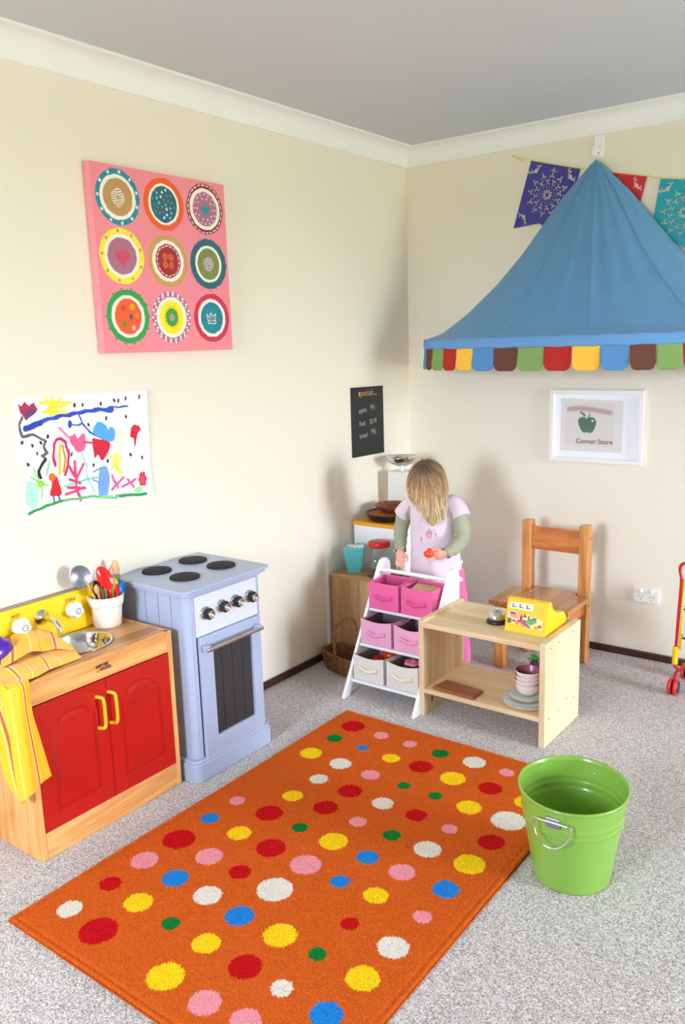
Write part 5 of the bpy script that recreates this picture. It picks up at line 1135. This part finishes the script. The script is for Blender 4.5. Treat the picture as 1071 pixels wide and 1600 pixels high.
rp_([(.003, .028), (.020, .027), (.022, .046), (.004, .047)], (86, 150, 60)); R.ell(.013, .037, .006, .008, (150, 70, 50)); R.ell(.012, .027, .009, .0025, (230, 230, 220)); R.poly([(.004, .044), (.022, .043), (.022, .047), (.005, .049)], (40, 110, 60))
R.stroke([(.058, .018), (.058, .032)], .009, (110, 40, 40)); R.stroke([(.058, .008), (.058, .018)], .004, (110, 40, 40)); R.stroke([(.072, .014), (.072, .034)], .013, (170, 60, 40)); R.stroke([(.072, .004), (.072, .014)], .005, (190, 90, 60)); R.poly([(.066, .020), (.079, .020), (.079, .028), (.066, .028)], (240, 230, 220))
R.ell(.087, .017, .004, .007, (50, 120, 180)); R.poly([(.094, .014), (.128, .018), (.128, .034), (.094, .030)], (246, 240, 226)); R.stroke([(.106, .016), (.118, .017)], .005, (170, 80, 70))
R.ell(.100, .030, .021, .011, (40, 140, 50), rot=-.2); R.stroke([(.084, .032), (.100, .026), (.118, .028)], .0025, (150, 210, 110)); R.stroke([(.086, .037), (.102, .033), (.118, .034)], .0025, (150, 210, 110))
for x, y, r, c in ((.030, .036, .007, (214, 70, 40)), (.040, .042, .006, (240, 150, 50)), (.050, .036, .0065, (206, 40, 40)), (.046, .046, .006, (236, 130, 60)), (.064, .045, .009, (240, 160, 50)), (.074, .050, .006, (236, 150, 60)), (.120, .050, .008, (240, 150, 40)), (.134, .044, .0075, (214, 50, 40)), (.138, .052, .004, (246, 240, 230))): R.ell(x, y, r, r * .9, c)
R.stroke([(.062, .037), (.078, .043), (.092, .052)], .011, (176, 70, 150)); R.ell(.037, .031, .010, .002, (240, 240, 246))
ras_obj('sticker', R, Vector((RX0 + .005, -.9712, RZ + .0775)), (1, 0, .0), Vector((0, -.0148, -.058)), attr_mat('sticker_print_food', .35), t)

# ================================================================== child's chair
M_ch = wood('honey_pine', (222, 156, 88), (190, 118, 58), 'z', rough=.3, coat=.3, knot=4, off=9); M_chh = wood('honey_pine_seat', (220, 158, 92), (192, 124, 66), 'y', rough=.25, coat=.4, plank=('x', .09), off=11); M_chr = wood('honey_pine_rail', (216, 136, 70), (186, 98, 46), 'x', rough=.3, coat=.3, knot=5, off=13)
t = thing('childs_chair', (.90, -.33, 0), "honey pine child's chair with one wide back rail against the back wall", 'chair')
for x0 in (.7425, 1.0165):
    b = MB(); b.box(x0, x0 + .0465, -.215, -.165, 0, .645, .006, seg=3); b.build('leg', M_ch, t)
for x0 in (.725, 1.012):
    b = MB(); b.box(x0, x0 + .050, -.462, -.415, 0, .296, .005, seg=3); b.build('leg', M_ch, t)
b = MB(); b.prism([(.706, -.478), (1.078, -.478), (1.078, -.222), (1.010, -.222), (1.010, -.170), (.795, -.170), (.795, -.222), (.706, -.222)], 'z', .300, .324, .005); b.build('seat', M_chh, t)
b = MB(); b.box(.775, 1.012, -.452, -.432, .238, .300, .002); b.build('apron', M_chr, t)
for x0 in (.738, 1.030):
    b = MB(); b.box(x0, x0 + .022, -.415, -.215, .238, .300, .002); b.build('apron', M_chr, t)
b = MB(); b.box(.789, 1.0165, -.205, -.180, .510, .617, .003); b.build('back_rail', M_chr, t)
b = MB()
for z in (.585, .270): b.lathe([(0, 0), (.005, 0), (.005, .001), (0, .001)], seg=14, M=Matrix.Translation((1.0629, -.19, z)) @ Matrix.Rotation(PI / 2, 4, 'Y'))
b.build('screw_heads', M_screw, t)
# toy on the floor under the chair
t = thing('soft_toy', (.895, -.375, 0), 'blurred blue and maroon toy with a green top on the carpet below the chair', 'toy')
b = MB(); b.ell((.905, -.375, .022), (.040, .028, .021)); b.build('body', mat('navy_toy', (60, 56, 110), .6, c2=(110, 44, 50), vscale=25), t)
b = MB()
for k in range(5): b.tube([(.905, -.375, .038), (.905 + .026 * math.cos(k * 1.25 + 2.6), -.375 + .026 * math.sin(k * 1.25 + 2.6), .052), (.905 + .055 * math.cos(k * 1.25 + 2.6), -.375 + .045 * math.sin(k * 1.25 + 2.6), .047)], [.008, .008, .003], 8)
b.build('leaf', mat('green_toy', (50, 150, 70), .5), t)

# ================================================================== toy shopping trolley at the right edge
M_tr = mat('red_enamel', (194, 24, 34), .25); M_ty = mat('yellow_sleeve', (244, 190, 10), .3); M_tn = mat('navy_plastic', (38, 44, 66), .4)
t = thing('toy_shopping_trolley', (1.62, -.30, 0), 'red tubular toy shopping trolley cut off by the right edge of the picture', 'toy trolley')
TY = -.335
for yy, nm in ((TY, 'frame_post'), (TY + .20, 'frame_post')):
    b = MB(); b.tube([tuple(p) for p in spline([(1.486, yy, .120), (1.4875, yy, .20), (1.492, yy, .36), (1.496, yy, .49), (1.489, yy, .530), (1.491, yy, .553), (1.508, yy, .566), (1.545, yy, .570)], 40)], .0065, 12); b.build(nm, M_tr, t)
    b = MB(); b.cyl((1.4855, yy, .132), (1.4872, yy, .210), .0115, 20, .002); b.cyl((1.4855, yy, .170), (1.4856, yy, .173), .0122, 20); b.build('yellow_sleeve', M_ty, t)
    b = MB(); b.tube([tuple(p) for p in spline([(1.486, yy, .135), (1.492, yy, .118), (1.512, yy, .112), (1.56, yy, .132), (1.78, yy, .150)], 30)], .0065, 12); b.build('base_rail', M_tr, t)
    b = MB(); b.tube([tuple(p) for p in spline([(1.510, yy, .114), (1.496, yy, .100), (1.488, yy, .075), (1.486, yy, .036)], 20)], .006, 10); fk = b.build('castor_fork', M_tr, t)
    for dx in (-.017, .006):
        b = MB(); M_ = Matrix.Translation((1.486 + dx - .0065 + .004, yy - .004, .034)) @ Matrix.Rotation(PI / 2, 4, 'Y') ; b.lathe([(0, 0), (.030, 0), (.034, .003), (.034, .012), (.030, .015), (0, .015)], seg=40, M=M_); wh = b.build('wheel', mat('orange_red_plastic', (214, 44, 30), .35) if 'orange_red_plastic' not in bpy.data.materials else bpy.data.materials['orange_red_plastic'], t)
        b = MB(); b.lathe([(0, .0152), (.026, .0152), (.026, .0165), (0, .0165)], seg=32, M=M_); b.build('hub_cap', M_tn, wh)
b = MB(); b.tube([(1.545, TY, .570), (1.545, TY + .20, .570)], .0065, 12); b.build('push_bar', M_tr, t)
b = MB(); b.tube([(1.503, TY, .20), (1.507, TY, .50)], .005, 10); b.tube([(1.503, TY + .2, .20), (1.507, TY + .2, .50)], .005, 10); b.build('basket_post', M_ty, t)
b = MB()
for z in (.490, .372, .250): b.tube([(1.503, TY, z), (1.80, TY, z), (1.80, TY + .2, z), (1.503, TY + .2, z)], .0035, 8, closed=True)
b.build('basket_rails', M_tn, t)
b = MB(); b.box(1.508, 1.80, TY + .003, TY + .197, .235, .240, .001); b.build('basket_floor', M_offw, t)
b = MB(); b.box(1.512, 1.79, TY + .002, TY + .0035, .25, .475, .0005); b.build('basket_side', mat('pale_lavender_plastic', (204, 208, 226), .4), t)
for yy in (TY, TY + .20):
    b = MB(); b.tube([(1.78, yy, .150), (1.80, yy, .485)], .0065, 10); b.build('frame_post', M_tr, t)
    b = MB(); M_ = Matrix.Translation((1.772, yy, .034)) @ Matrix.Rotation(PI / 2, 4, 'Y'); b.lathe([(0, 0), (.030, 0), (.034, .003), (.034, .012), (.030, .015), (0, .015)], seg=40, M=M_); b.tube([(1.78, yy, .15), (1.78, yy, .034)], .006, 8); b.build('wheel', bpy.data.materials['orange_red_plastic'], t)
# ================================================================== child
M_skin = mat('skin', (236, 178, 152), .5, sss=.0, c2=(228, 158, 136), vscale=12)
M_hair = attr_mat('blonde_hair', .45, jitter=.08, jscale=60)
M_tee = mat('pale_pink_jersey', (228, 212, 222), .85, c2=(222, 202, 214), vscale=6, bump=.7, bscale=20)
M_sage = mat('sage_jersey', (166, 170, 144), .85, var=.1, vscale=12, bump=.4, bscale=45)
M_pants = mat('pink_trousers', (222, 112, 160), .85, bump=.3, bscale=50)
M_tom = mat('toy_tomato_shell', (244, 78, 34), .3)
yw = math.radians(20); CR_ = Vector((math.cos(yw), math.sin(yw), 0)); CF_ = Vector((math.sin(yw), -math.cos(yw), 0)); CU_ = Vector((0, 0, 1))
person = thing('person', (.52, -.61, 0), 'small blonde child in pale top and sage sleeves looking down behind the white shelf', 'person')
def mball(b, path, rad, seg=14, **k): b.tube([tuple(p) for p in path], list(rad), seg, **k)
def ssp(pts, rads, n):
    a = spline([tuple(p) + (r,) for p, r in zip(pts, rads)], n); return [Vector(q[:3]) for q in a], [max(.001, q[3]) for q in a]
HC = Vector((.507, -.668, .872))
tilt = Matrix.Rotation(math.radians(-20) * 0, 4, 'Z')
# head frame: pitched forward so the face looks down at the hands
hp = math.radians(38); HF = (CF_ * math.cos(hp) - CU_ * math.sin(hp)).normalized(); HU = (CF_ * math.sin(hp) + CU_ * math.cos(hp)).normalized()
HM = Matrix(((CR_.x, HF.x, HU.x), (CR_.y, HF.y, HU.y), (CR_.z, HF.z, HU.z))).to_4x4()
def H(r, f, u): return HC + CR_ * r + HF * f + HU * u
b = MB()
b.ell(HC + HU * .012, (.070, .078, .080), HM, 28, 20)                       # skull
b.ell(H(0, .022, -.038), (.052, .050, .052), HM, 24, 16)                    # lower face
b.ell(H(0, .050, -.078), (.020, .017, .015), HM)                            # chin
for s in (-1, 1):
    b.ell(H(s * .033, .050, -.045), (.022, .017, .020), HM)                 # cheeks
    b.ell(H(s * .071, .000, -.018), (.008, .014, .019), HM)                 # ears
    b.ell(H(s * .027, .066, -.012), (.014, .009, .008), HM)                 # closed lids
b.ell(H(0, .076, -.030), (.009, .012, .010), HM); b.ell(H(0, .070, -.018), (.006, .010, .014), HM)   # nose
b.ell(H(0, .068, -.054), (.016, .008, .0045), HM); b.ell(H(0, .066, -.061), (.013, .008, .0045), HM)  # lips
P_, R_ = ssp([(.512, -.640, .83), (.515, -.628, .80), (.52, -.622, .75)], [.034, .036, .05], 8); mball(b, P_, R_, 18)   # neck
# trunk
for c, r in (((.52, -.622, .755), (.090, .052, .040)), ((.52, -.622, .69), (.084, .060, .075)), ((.522, -.618, .60), (.082, .066, .075)), ((.524, -.612, .50), (.088, .068, .070)), ((.524, -.608, .45), (.090, .070, .055))):
    b.ell(c, r, Matrix.Rotation(yw, 4, 'Z'))
# legs and feet
for pts in (([(.570, -.585, .45), (.588, -.575, .34), (.598, -.565, .24), (.607, -.555, .13), (.612, -.550, .05)]), ([(.478, -.612, .45), (.468, -.606, .34), (.462, -.60, .24), (.456, -.592, .13), (.452, -.586, .05)])):
    P_, R_ = ssp(pts, [.056, .048, .036, .031, .024], 16); mball(b, P_, R_, 16)
    a = Vector(pts[-1]); fd = Vector((.86, -.50, 0)) if a.x > .5 else Vector((.25, -.97, 0)); sd = Vector((-fd.y, fd.x, 0))
    P_, R_ = ssp([a + Vector((0, 0, -.022)) - fd * .018, a + Vector((0, 0, -.028)) + fd * .02, a + Vector((0, 0, -.034)) + fd * .06, a + Vector((0, 0, -.037)) + fd * .088], [.020, .022, .0185, .012], 12); mball(b, P_, R_, 14)
    for k in range(5): 
        q = a + fd * (.088 + (.010, .012, .010, .007, .003)[k]) + sd * (-.018 + k * .0092) * (1 if a.x > .5 else -1); q.z = .009; b.ell(q, .0085 - .0006 * k)
# arms
LA = ([(.435, -.640, .772), (.376, -.645, .715), (.352, -.642, .655), (.362, -.668, .600), (.382, -.700, .556)], [.031, .029, .026, .023, .0185])
RA = ([(.590, -.594, .780), (.634, -.614, .715), (.660, -.640, .640), (.655, -.690, .605), (.634, -.735, .584)], [.031, .029, .027, .023, .0185])
for pts, rad in (LA, RA): P_, R_ = ssp(pts, rad, 20); mball(b, P_, R_, 16)
def finger(base, dirs, lens, r0):
    p = Vector(base); pts = [p.copy()]
    for d, l in zip(dirs, lens): p = p + Vector(d).normalized() * l; pts.append(p.copy())
    Q, Rr = ssp(pts, [r0, r0 * .97, r0 * .92, r0 * .78][:len(pts)], 12); mball(b, Q, Rr, 10); b.ell(pts[-1], r0 * .8, None, 10, 8); return pts[-1]
# left-of-picture hand hanging, fingers curled down, thumb towards the picture's right
w = Vector((.382, -.700, .556)); hd = Vector((.10, -.28, -.95)).normalized(); hs = Vector((.92, .38, .0)).normalized(); hn = hd.cross(hs)
b.ell(w + hd * .022 + hn * .0, (.0215, .0125, .027), Matrix(((hs.x, hn.x, hd.x), (hs.y, hn.y, hd.y), (hs.z, hn.z, hd.z))).to_4x4())
b.ell(w + hd * .004, (.018, .014, .016), Matrix(((hs.x, hn.x, hd.x), (hs.y, hn.y, hd.y), (hs.z, hn.z, hd.z))).to_4x4())
cl = Vector((.25, -.60, -.2)).normalized()
for k, (o_f, L) in enumerate(((.0155, .9), (.0050, 1.0), (-.0060, .95), (-.0165, .78))):
    base = w + hd * (.040 - abs(k - 1.2) * .0016) + hs * o_f
    finger(base, [hd + cl * .25, hd * .8 + cl * .75, hd * .2 + hs * .25 + cl * 1.0], [.016 * L, .013 * L, .010 * L], .0056 - .0003 * k)
finger(w + hd * .014 + hs * .018 + hn * .002, [hd * .6 + hs * 1.0 + cl * .3, hd * 1.0 + hs * .45 + cl * .3, hd * 1.0 - hs * .1 + cl * .3], [.015, .014, .011], .0062)
# right-of-picture hand reaching to the left, cradling the tomato
w2 = Vector((.634, -.735, .584)); TOM = Vector((.568, -.764, .584)); gd = Vector((-.93, -.30, -.20)).normalized(); gu = Vector((.0, -.25, .97)); gu = (gu - gd * gu.dot(gd)).normalized(); gn = gd.cross(gu)
GM = Matrix(((gu.x, gn.x, gd.x), (gu.y, gn.y, gd.y), (gu.z, gn.z, gd.z))).to_4x4()
b.ell(w2 + gd * .024 - gu * .002, (.0225, .0135, .029), GM); b.ell(w2 + gd * .004, (.0175, .014, .018), GM)
rt = .0235
for k, (o_f, L) in enumerate(((.012, .95), (.0015, 1.05), (-.009, 1.0), (-.018, .85))):
    base = w2 + gd * .043 + gu * o_f * 1.0 - gn * 0
    a0 = TOM - base; under = -gu * (.4 + .55 * k / 3) 
    front = Vector((.05, -1, 0))
    finger(base, [gd + under * .6 + front * .25, gd * .9 + under * .55 + front * .55, gd * .9 + gu * .35 + front * .35], [.016 * L, .014 * L, .011 * L], .0056 - .0003 * k)
finger(w2 + gd * .018 + gu * .018, [gu * .7 + gd * .9 + front * .2, gd * 1.0 + gu * .15 + front * .2, gd * 1.0 - gu * .45 + front * .2], [.015, .014, .010], .0063)
body = b.build('body', M_skin, person)
mod(body, 'REMESH', mode='VOXEL', voxel_size=.0026, use_smooth_shade=True); mod(body, 'SMOOTH', factor=.5, iterations=3)
# toy tomato in the hand
b = MB(); b.ell(TOM, (.0235, .0235, .021), None, 28, 18); tt = thing('toy_tomato', tuple(TOM), "orange-red toy tomato held in the child's hand", 'toy food'); b.build('shell', M_tom, tt)
b = MB(); b.ell(TOM + Vector((-.010, -.008, .014)), (.010, .010, .009)); b.build('highlight_patch', mat('painted_highlight', (250, 196, 176), .4), tt)  # highlight on the tomato, put in as a pale coloured lump

# top: torso, cap sleeves
b = MB(); rings_ = []
TR = [(.826, (.510, -.640), .040, .036, 0), (.815, (.511, -.636), .052, .044, 0), (.803, (.511, -.630), .080, .052, 0), (.785, (.511, -.626), .100, .058, 0), (.755, (.510, -.624), .106, .066, 0), (.70, (.509, -.624), .104, .073, .2), (.63, (.509, -.622), .106, .079, .5), (.56, (.511, -.618), .108, .084, .9), (.50, (.514, -.614), .111, .088, 1.2), (.455, (.517, -.612), .115, .091, 1.5), (.425, (.518, -.610), .119, .092, 1.7)]
def torso(r, z):
    zs = [q[0] for q in TR][::-1]; g = lambda i: float(np.interp(z, zs, [(q[2] if i == 2 else q[3] if i == 3 else q[4] if i == 4 else q[1][i]) for q in TR][::-1]))
    cx, cy, rx, ry, wv = g(0), g(1), g(2), g(3), g(4); a = -math.acos(max(-.98, min(.98, r / rx))) + 0
    a = abs(a); w_ = 1 + .022 * wv * math.sin(a * 5 + z * 14) + .012 * wv * math.sin(a * 9 + 1)
    return Vector((cx, cy, z)) + CR_ * (rx * w_ * math.cos(a)) + CF_ * (ry * w_ * math.sin(a) + .0022)
for z, c, rx, ry, wv in TR:
    r = []
    for k in range(72):
        a = 2 * PI * k / 72; w_ = 1 + .022 * wv * math.sin(a * 5 + z * 14) + .012 * wv * math.sin(a * 9 + 1); p = Vector((c[0], c[1], z)) + CR_ * (rx * w_ * math.cos(a)) + CF_ * (ry * w_ * math.sin(a)); r.append(p)
    rings_.append(r)
b.rings(rings_)
for (a0, a1, a2) in ((Vector((.442, -.638, .778)), Vector((.398, -.645, .756)), Vector((.360, -.650, .708))), (Vector((.575, -.596, .785)), Vector((.616, -.604, .768)), Vector((.648, -.618, .722)))):
    P_, R_ = ssp([a0, a1, a2], [.032, .037, .040], 12); b.tube([tuple(p) for p in P_], R_, 20, flat=1.0)
top = b.build('tunic', M_tee, person); mod(top, 'REMESH', mode='VOXEL', voxel_size=.0032, use_smooth_shade=True); mod(top, 'SMOOTH', factor=.5, iterations=8)
b = MB(); b.box(-.004, .009, -.0006, .0006, -.007, .007, .0002, M=Matrix.Translation(Vector((.514, -.614, .508)) + CR_ * .111) @ Matrix.Rotation(yw, 4, 'Z')); b.build('side_label', M_white, top)
# sage sleeves of the undershirt
for (pts, rad), s in ((LA, 0), (RA, 1)):
    P_, R_ = ssp(pts, [r + .0065 for r in rad[:-1]] + [rad[-1] + .0045], 46); b = MB(); rr = []
    P_ = P_[3:]; R_ = [r + .0016 * math.sin(i * .9) * (.3 + i / 46) + (.0012 if i > 39 else 0) for i, r in enumerate(R_)][3:]
    b.tube([tuple(p) for p in P_], R_, 24, caps=False); o = b.build('sleeve', M_sage, person); mod(o, 'SOLIDIFY', thickness=.0015, offset=-1)
# trousers
b = MB()
for pts, rr in (([(.566, -.588, .47), (.588, -.575, .34), (.598, -.565, .24), (.606, -.556, .13), (.611, -.551, .035)], [.066, .056, .046, .042, .040]), ([(.482, -.612, .47), (.468, -.606, .34), (.462, -.60, .24), (.456, -.592, .13), (.452, -.586, .035)], [.066, .056, .046, .042, .040])):
    P_, R_ = ssp(pts, rr, 30); b.tube([tuple(p) for p in P_], [r + .0012 * math.sin(i * 1.1) for i, r in enumerate(R_)], 22)
b.ell((.524, -.602, .455), (.098, .078, .06), Matrix.Rotation(yw, 4, 'Z'))
tr = b.build('trousers', M_pants, person); mod(tr, 'REMESH', mode='VOXEL', voxel_size=.004, use_smooth_shade=True); mod(tr, 'SMOOTH', factor=.5, iterations=4)
# printed picture on the chest
R = Ras(.170, .150, .0013, None); R.wobble(.0005, 260, 6)
PK = (224, 84, 140); LP = (240, 160, 186); MG = (190, 40, 100); GN = (170, 192, 160)
for k in range(16): a = k * 2.4; r_ = .019 * math.sqrt(k / 16); R.ell(.036 + r_ * math.cos(a), .034 + r_ * math.sin(a), .0048, .0048, (246, 184, 200), inner=.55)
R.poly([(.066, .040), (.088, .040), (.088, .066), (.066, .066)], (242, 150, 186)); R.stroke([(.066, .040), (.088, .040), (.088, .066), (.066, .066), (.066, .040)], .0018, MG); R.poly([(.066, .038), (.068, .028), (.077, .022), (.086, .028), (.088, .038)], GN)
R.poly([(.077, .050), (.085, .048), (.086, .066), (.077, .066)], (246, 176, 204)); R.stroke([(.077, .066), (.077, .052), (.082, .048), (.086, .052), (.086, .066)], .0014, MG); R.poly([(.068, .053), (.074, .053), (.074, .060), (.068, .060)], (250, 230, 236)); R.stroke([(.068, .053), (.074, .053), (.074, .060), (.068, .060), (.068, .053)], .0013, MG)
for x in (.069, .074, .079, .084): R.stroke([(x, .041), (x, .047)], .0016, MG)
R.ell(.100, .038, .0095, .0095, GN); R.ell(.100, .038, .0055, .0055, (226, 236, 220), inner=.5); R.stroke([(.103, .046), (.104, .066)], .0024, MG); R.ell(.110, .050, .003, .003, MG); R.stroke([(.110, .052), (.110, .066)], .0012, MG); R.stroke([(.098, .026), (.103, .028)], .003, MG); R.stroke([(.106, .060), (.112, .066)], .0024, LP)
R.ell(.062, .049, .0034, .0034, MG); R.ell(.054, .040, .0028, .0028, PK); R.ell(.054, .062, .0075, .009, (206, 220, 206), inner=.7); R.stroke([(.054, .046), (.054, .056)], .0012, (120, 150, 120))
R.poly([(.040, .060), (.046, .078), (.036, .078)], (230, 120, 150)); R.stroke([(.041, .076), (.041, .090)], .003, (200, 50, 80)); R.stroke([(.037, .094), (.034, .099)], .0022, (160, 50, 90)); R.stroke([(.044, .093), (.048, .100)], .0022, (160, 50, 90)); R.stroke([(.031, .080), (.034, .086)], .0016, (120, 150, 110)); R.stroke([(.041, .060), (.036, .072)], .0014, (120, 60, 80)); R.ell(.041, .060, .0022, .0022, (120, 60, 80))
pr_ = ras_obj('chest_print', R, (0, 0, 0), (1, 0, 0), (0, 0, -1), attr_mat('jersey_print', .8), top)
I_ = WM[top.name].inverted()
for v in pr_.data.vertices: w_ = WM[top.name] @ v.co; v.co = I_ @ torso(w_.x - .083, .698 + w_.z)

# ------------------------------------------------------------------ hair: a cap and many tapering locks that fall forward over the face
rs = np.random.RandomState(11); crown = H(.006, -.020, .098)
ax = [.077, .087, .089]
ROOT, MID, TIP = np.array(lin((104, 80, 64))), np.array(lin((190, 146, 102))), np.array(lin((244, 216, 170)))
hv, hf, hc = [], [], []
def lock(path, rad, shade, seg=6, flat=.28):
    path = [Vector(q) for q in spline([tuple(p) for p in path], len(path))]; nrm = (path[0] - HC).normalized(); b_ = MB(); b_.tube([tuple(p) for p in path], rad, seg, flat=flat, up=tuple(nrm)); o0 = len(hv); n = len(path)
    for i in range(n):
        t_ = i / (n - 1); c = ROOT + (MID - ROOT) * (t_ / .55) if t_ < .55 else MID + (TIP - MID) * (t_ - .55) / .45
        for k in range(seg): hc.append(np.clip(c * shade, 0, 1))
    hv.extend(b_.v); hf.extend([[q + o0 for q in f] for f in b_.f])
def surf(phi, th, inf=1.0):
    """point on the head ellipsoid: phi round the crown axis (0 = face side), th down from the crown"""
    return HC + HU * .012 * 1 + (CR_ * math.sin(phi) * math.sin(th) * ax[0] + HF * math.cos(phi) * math.sin(th) * ax[1] + HU * math.cos(th) * ax[2]) * inf
N = 2000
for i in range(N):
    phi = (rs.uniform(-PI, PI) if i % 3 == 0 else rs.normal(0, 1.15)); inf = 1.03 + rs.uniform(0, .07); sway = rs.normal(0, .010)
    th0 = rs.uniform(.02, .35); pts = []; drop = rs.uniform(.85, 1.0)
    front = math.cos(phi) > -.15
    thend = 1.35 + rs.uniform(-.2, .3) if front else 1.75
    for k in range(9): th = th0 + (thend - th0) * k / 8; pts.append(surf(phi + sway * k * .5, th, inf * (1 + .012 * math.sin(k + i))))
    e_ = pts[-1]; side = (e_ - HC).dot(CR_)
    # end height: longest in the middle right of the picture, shorter at the sides
    zend = (.700 + (.03 * max(0, side - .05) / .04 if side > .05 else .085 * min(1, max(0, .025 - side) / .075) ** .8) + rs.uniform(-.012, .04)) if front else .790 + rs.uniform(-.015, .02)
    if front and rs.rand() < .16: zend += rs.uniform(.03, .10)
    n2 = 9; d0 = (pts[-1] - pts[-2]); out = Vector((CF_.x, CF_.y, 0)) * (.010 if front else -.01)
    for k in range(1, n2 + 1):
        q = k / n2; p = Vector((e_.x, e_.y, e_.z + (zend - e_.z) * q))
        p += out * .35 * math.sin(q * PI) + CR_ * ((.030 - side) * .30 * q * q + sway * 1.2 * q + .006 * math.sin(q * 4 + i)) ; p -= CF_ * (.012 * q * q if front else -.004)
        pts.append(p)
    for _ in range(4): pts = [pts[0]] + [(pts[j - 1] + pts[j] * 2 + pts[j + 1]) / 4 for j in range(1, len(pts) - 1)] + [pts[-1]]
    m_ = len(pts); w0 = rs.uniform(.0011, .0034)
    lock(pts, [w0 * (.8 + .2 * math.sin(PI * min(1, j / (m_ - 1) * 1.6) * .5)) * (1 if j < m_ * .6 else max(.08, 1 - ((j - m_ * .6) / (m_ * .4)) ** 1.3)) for j in range(m_)], rs.choice([.55, .8, 1.0, 1.25]) * rs.uniform(.9, 1.1))
for i in range(70):     # flyaway strands
    phi = rs.normal(0, 1.7); pts = [surf(phi, .1 + 1.2 * k / 7, 1.11 + .01 * k * rs.uniform(.2, 1)) for k in range(8)]; e_ = pts[-1]
    for k in range(1, 7): pts.append(Vector((e_.x, e_.y, e_.z - .018 * k)) + CR_ * rs.normal(0, .002))
    lock(pts, [.0006] * len(pts), 1.1, 4)
# cap under the locks
cb = MB(); cb.ell(HC + HU * .012, (ax[0] * 1.02, ax[1] * 1.02, ax[2] * 1.02), HM, 40, 26); keep = []
n0 = len(hv); Hz = (HC + HU * .012)
for v in cb.v: d = Vector(v) - Hz; t_ = math.acos(max(-1, min(1, d.normalized().dot(HU)))) / 2.0; hv.append(v); hc.append(ROOT + (MID - ROOT) * min(1, t_) * .8)
for f in cb.f:
    c = sum((Vector(cb.v[q]) for q in f), Vector()) / len(f) - Hz
    if c.dot(HU) / ax[2] > -.55 - .0 * c.dot(HF) and not (c.dot(HF) > .02 and c.dot(HU) < .03): hf.append([q + n0 for q in f])
me = bpy.data.meshes.new('hair'); ho = bpy.data.objects.new('hair', me); I = WM[person.name].inverted()
me.from_pydata([tuple(I @ Vector(v)) for v in hv], [], hf); me.materials.append(M_hair); me.polygons.foreach_set('use_smooth', [True] * len(me.polygons))
at = me.color_attributes.new('Col', 'FLOAT_COLOR', 'POINT'); ca = np.ones((len(hv), 4), np.float32); ca[:, :3] = np.array(hc); at.data.foreach_set('color', ca.ravel()); ho.parent = person; COL.objects.link(ho)
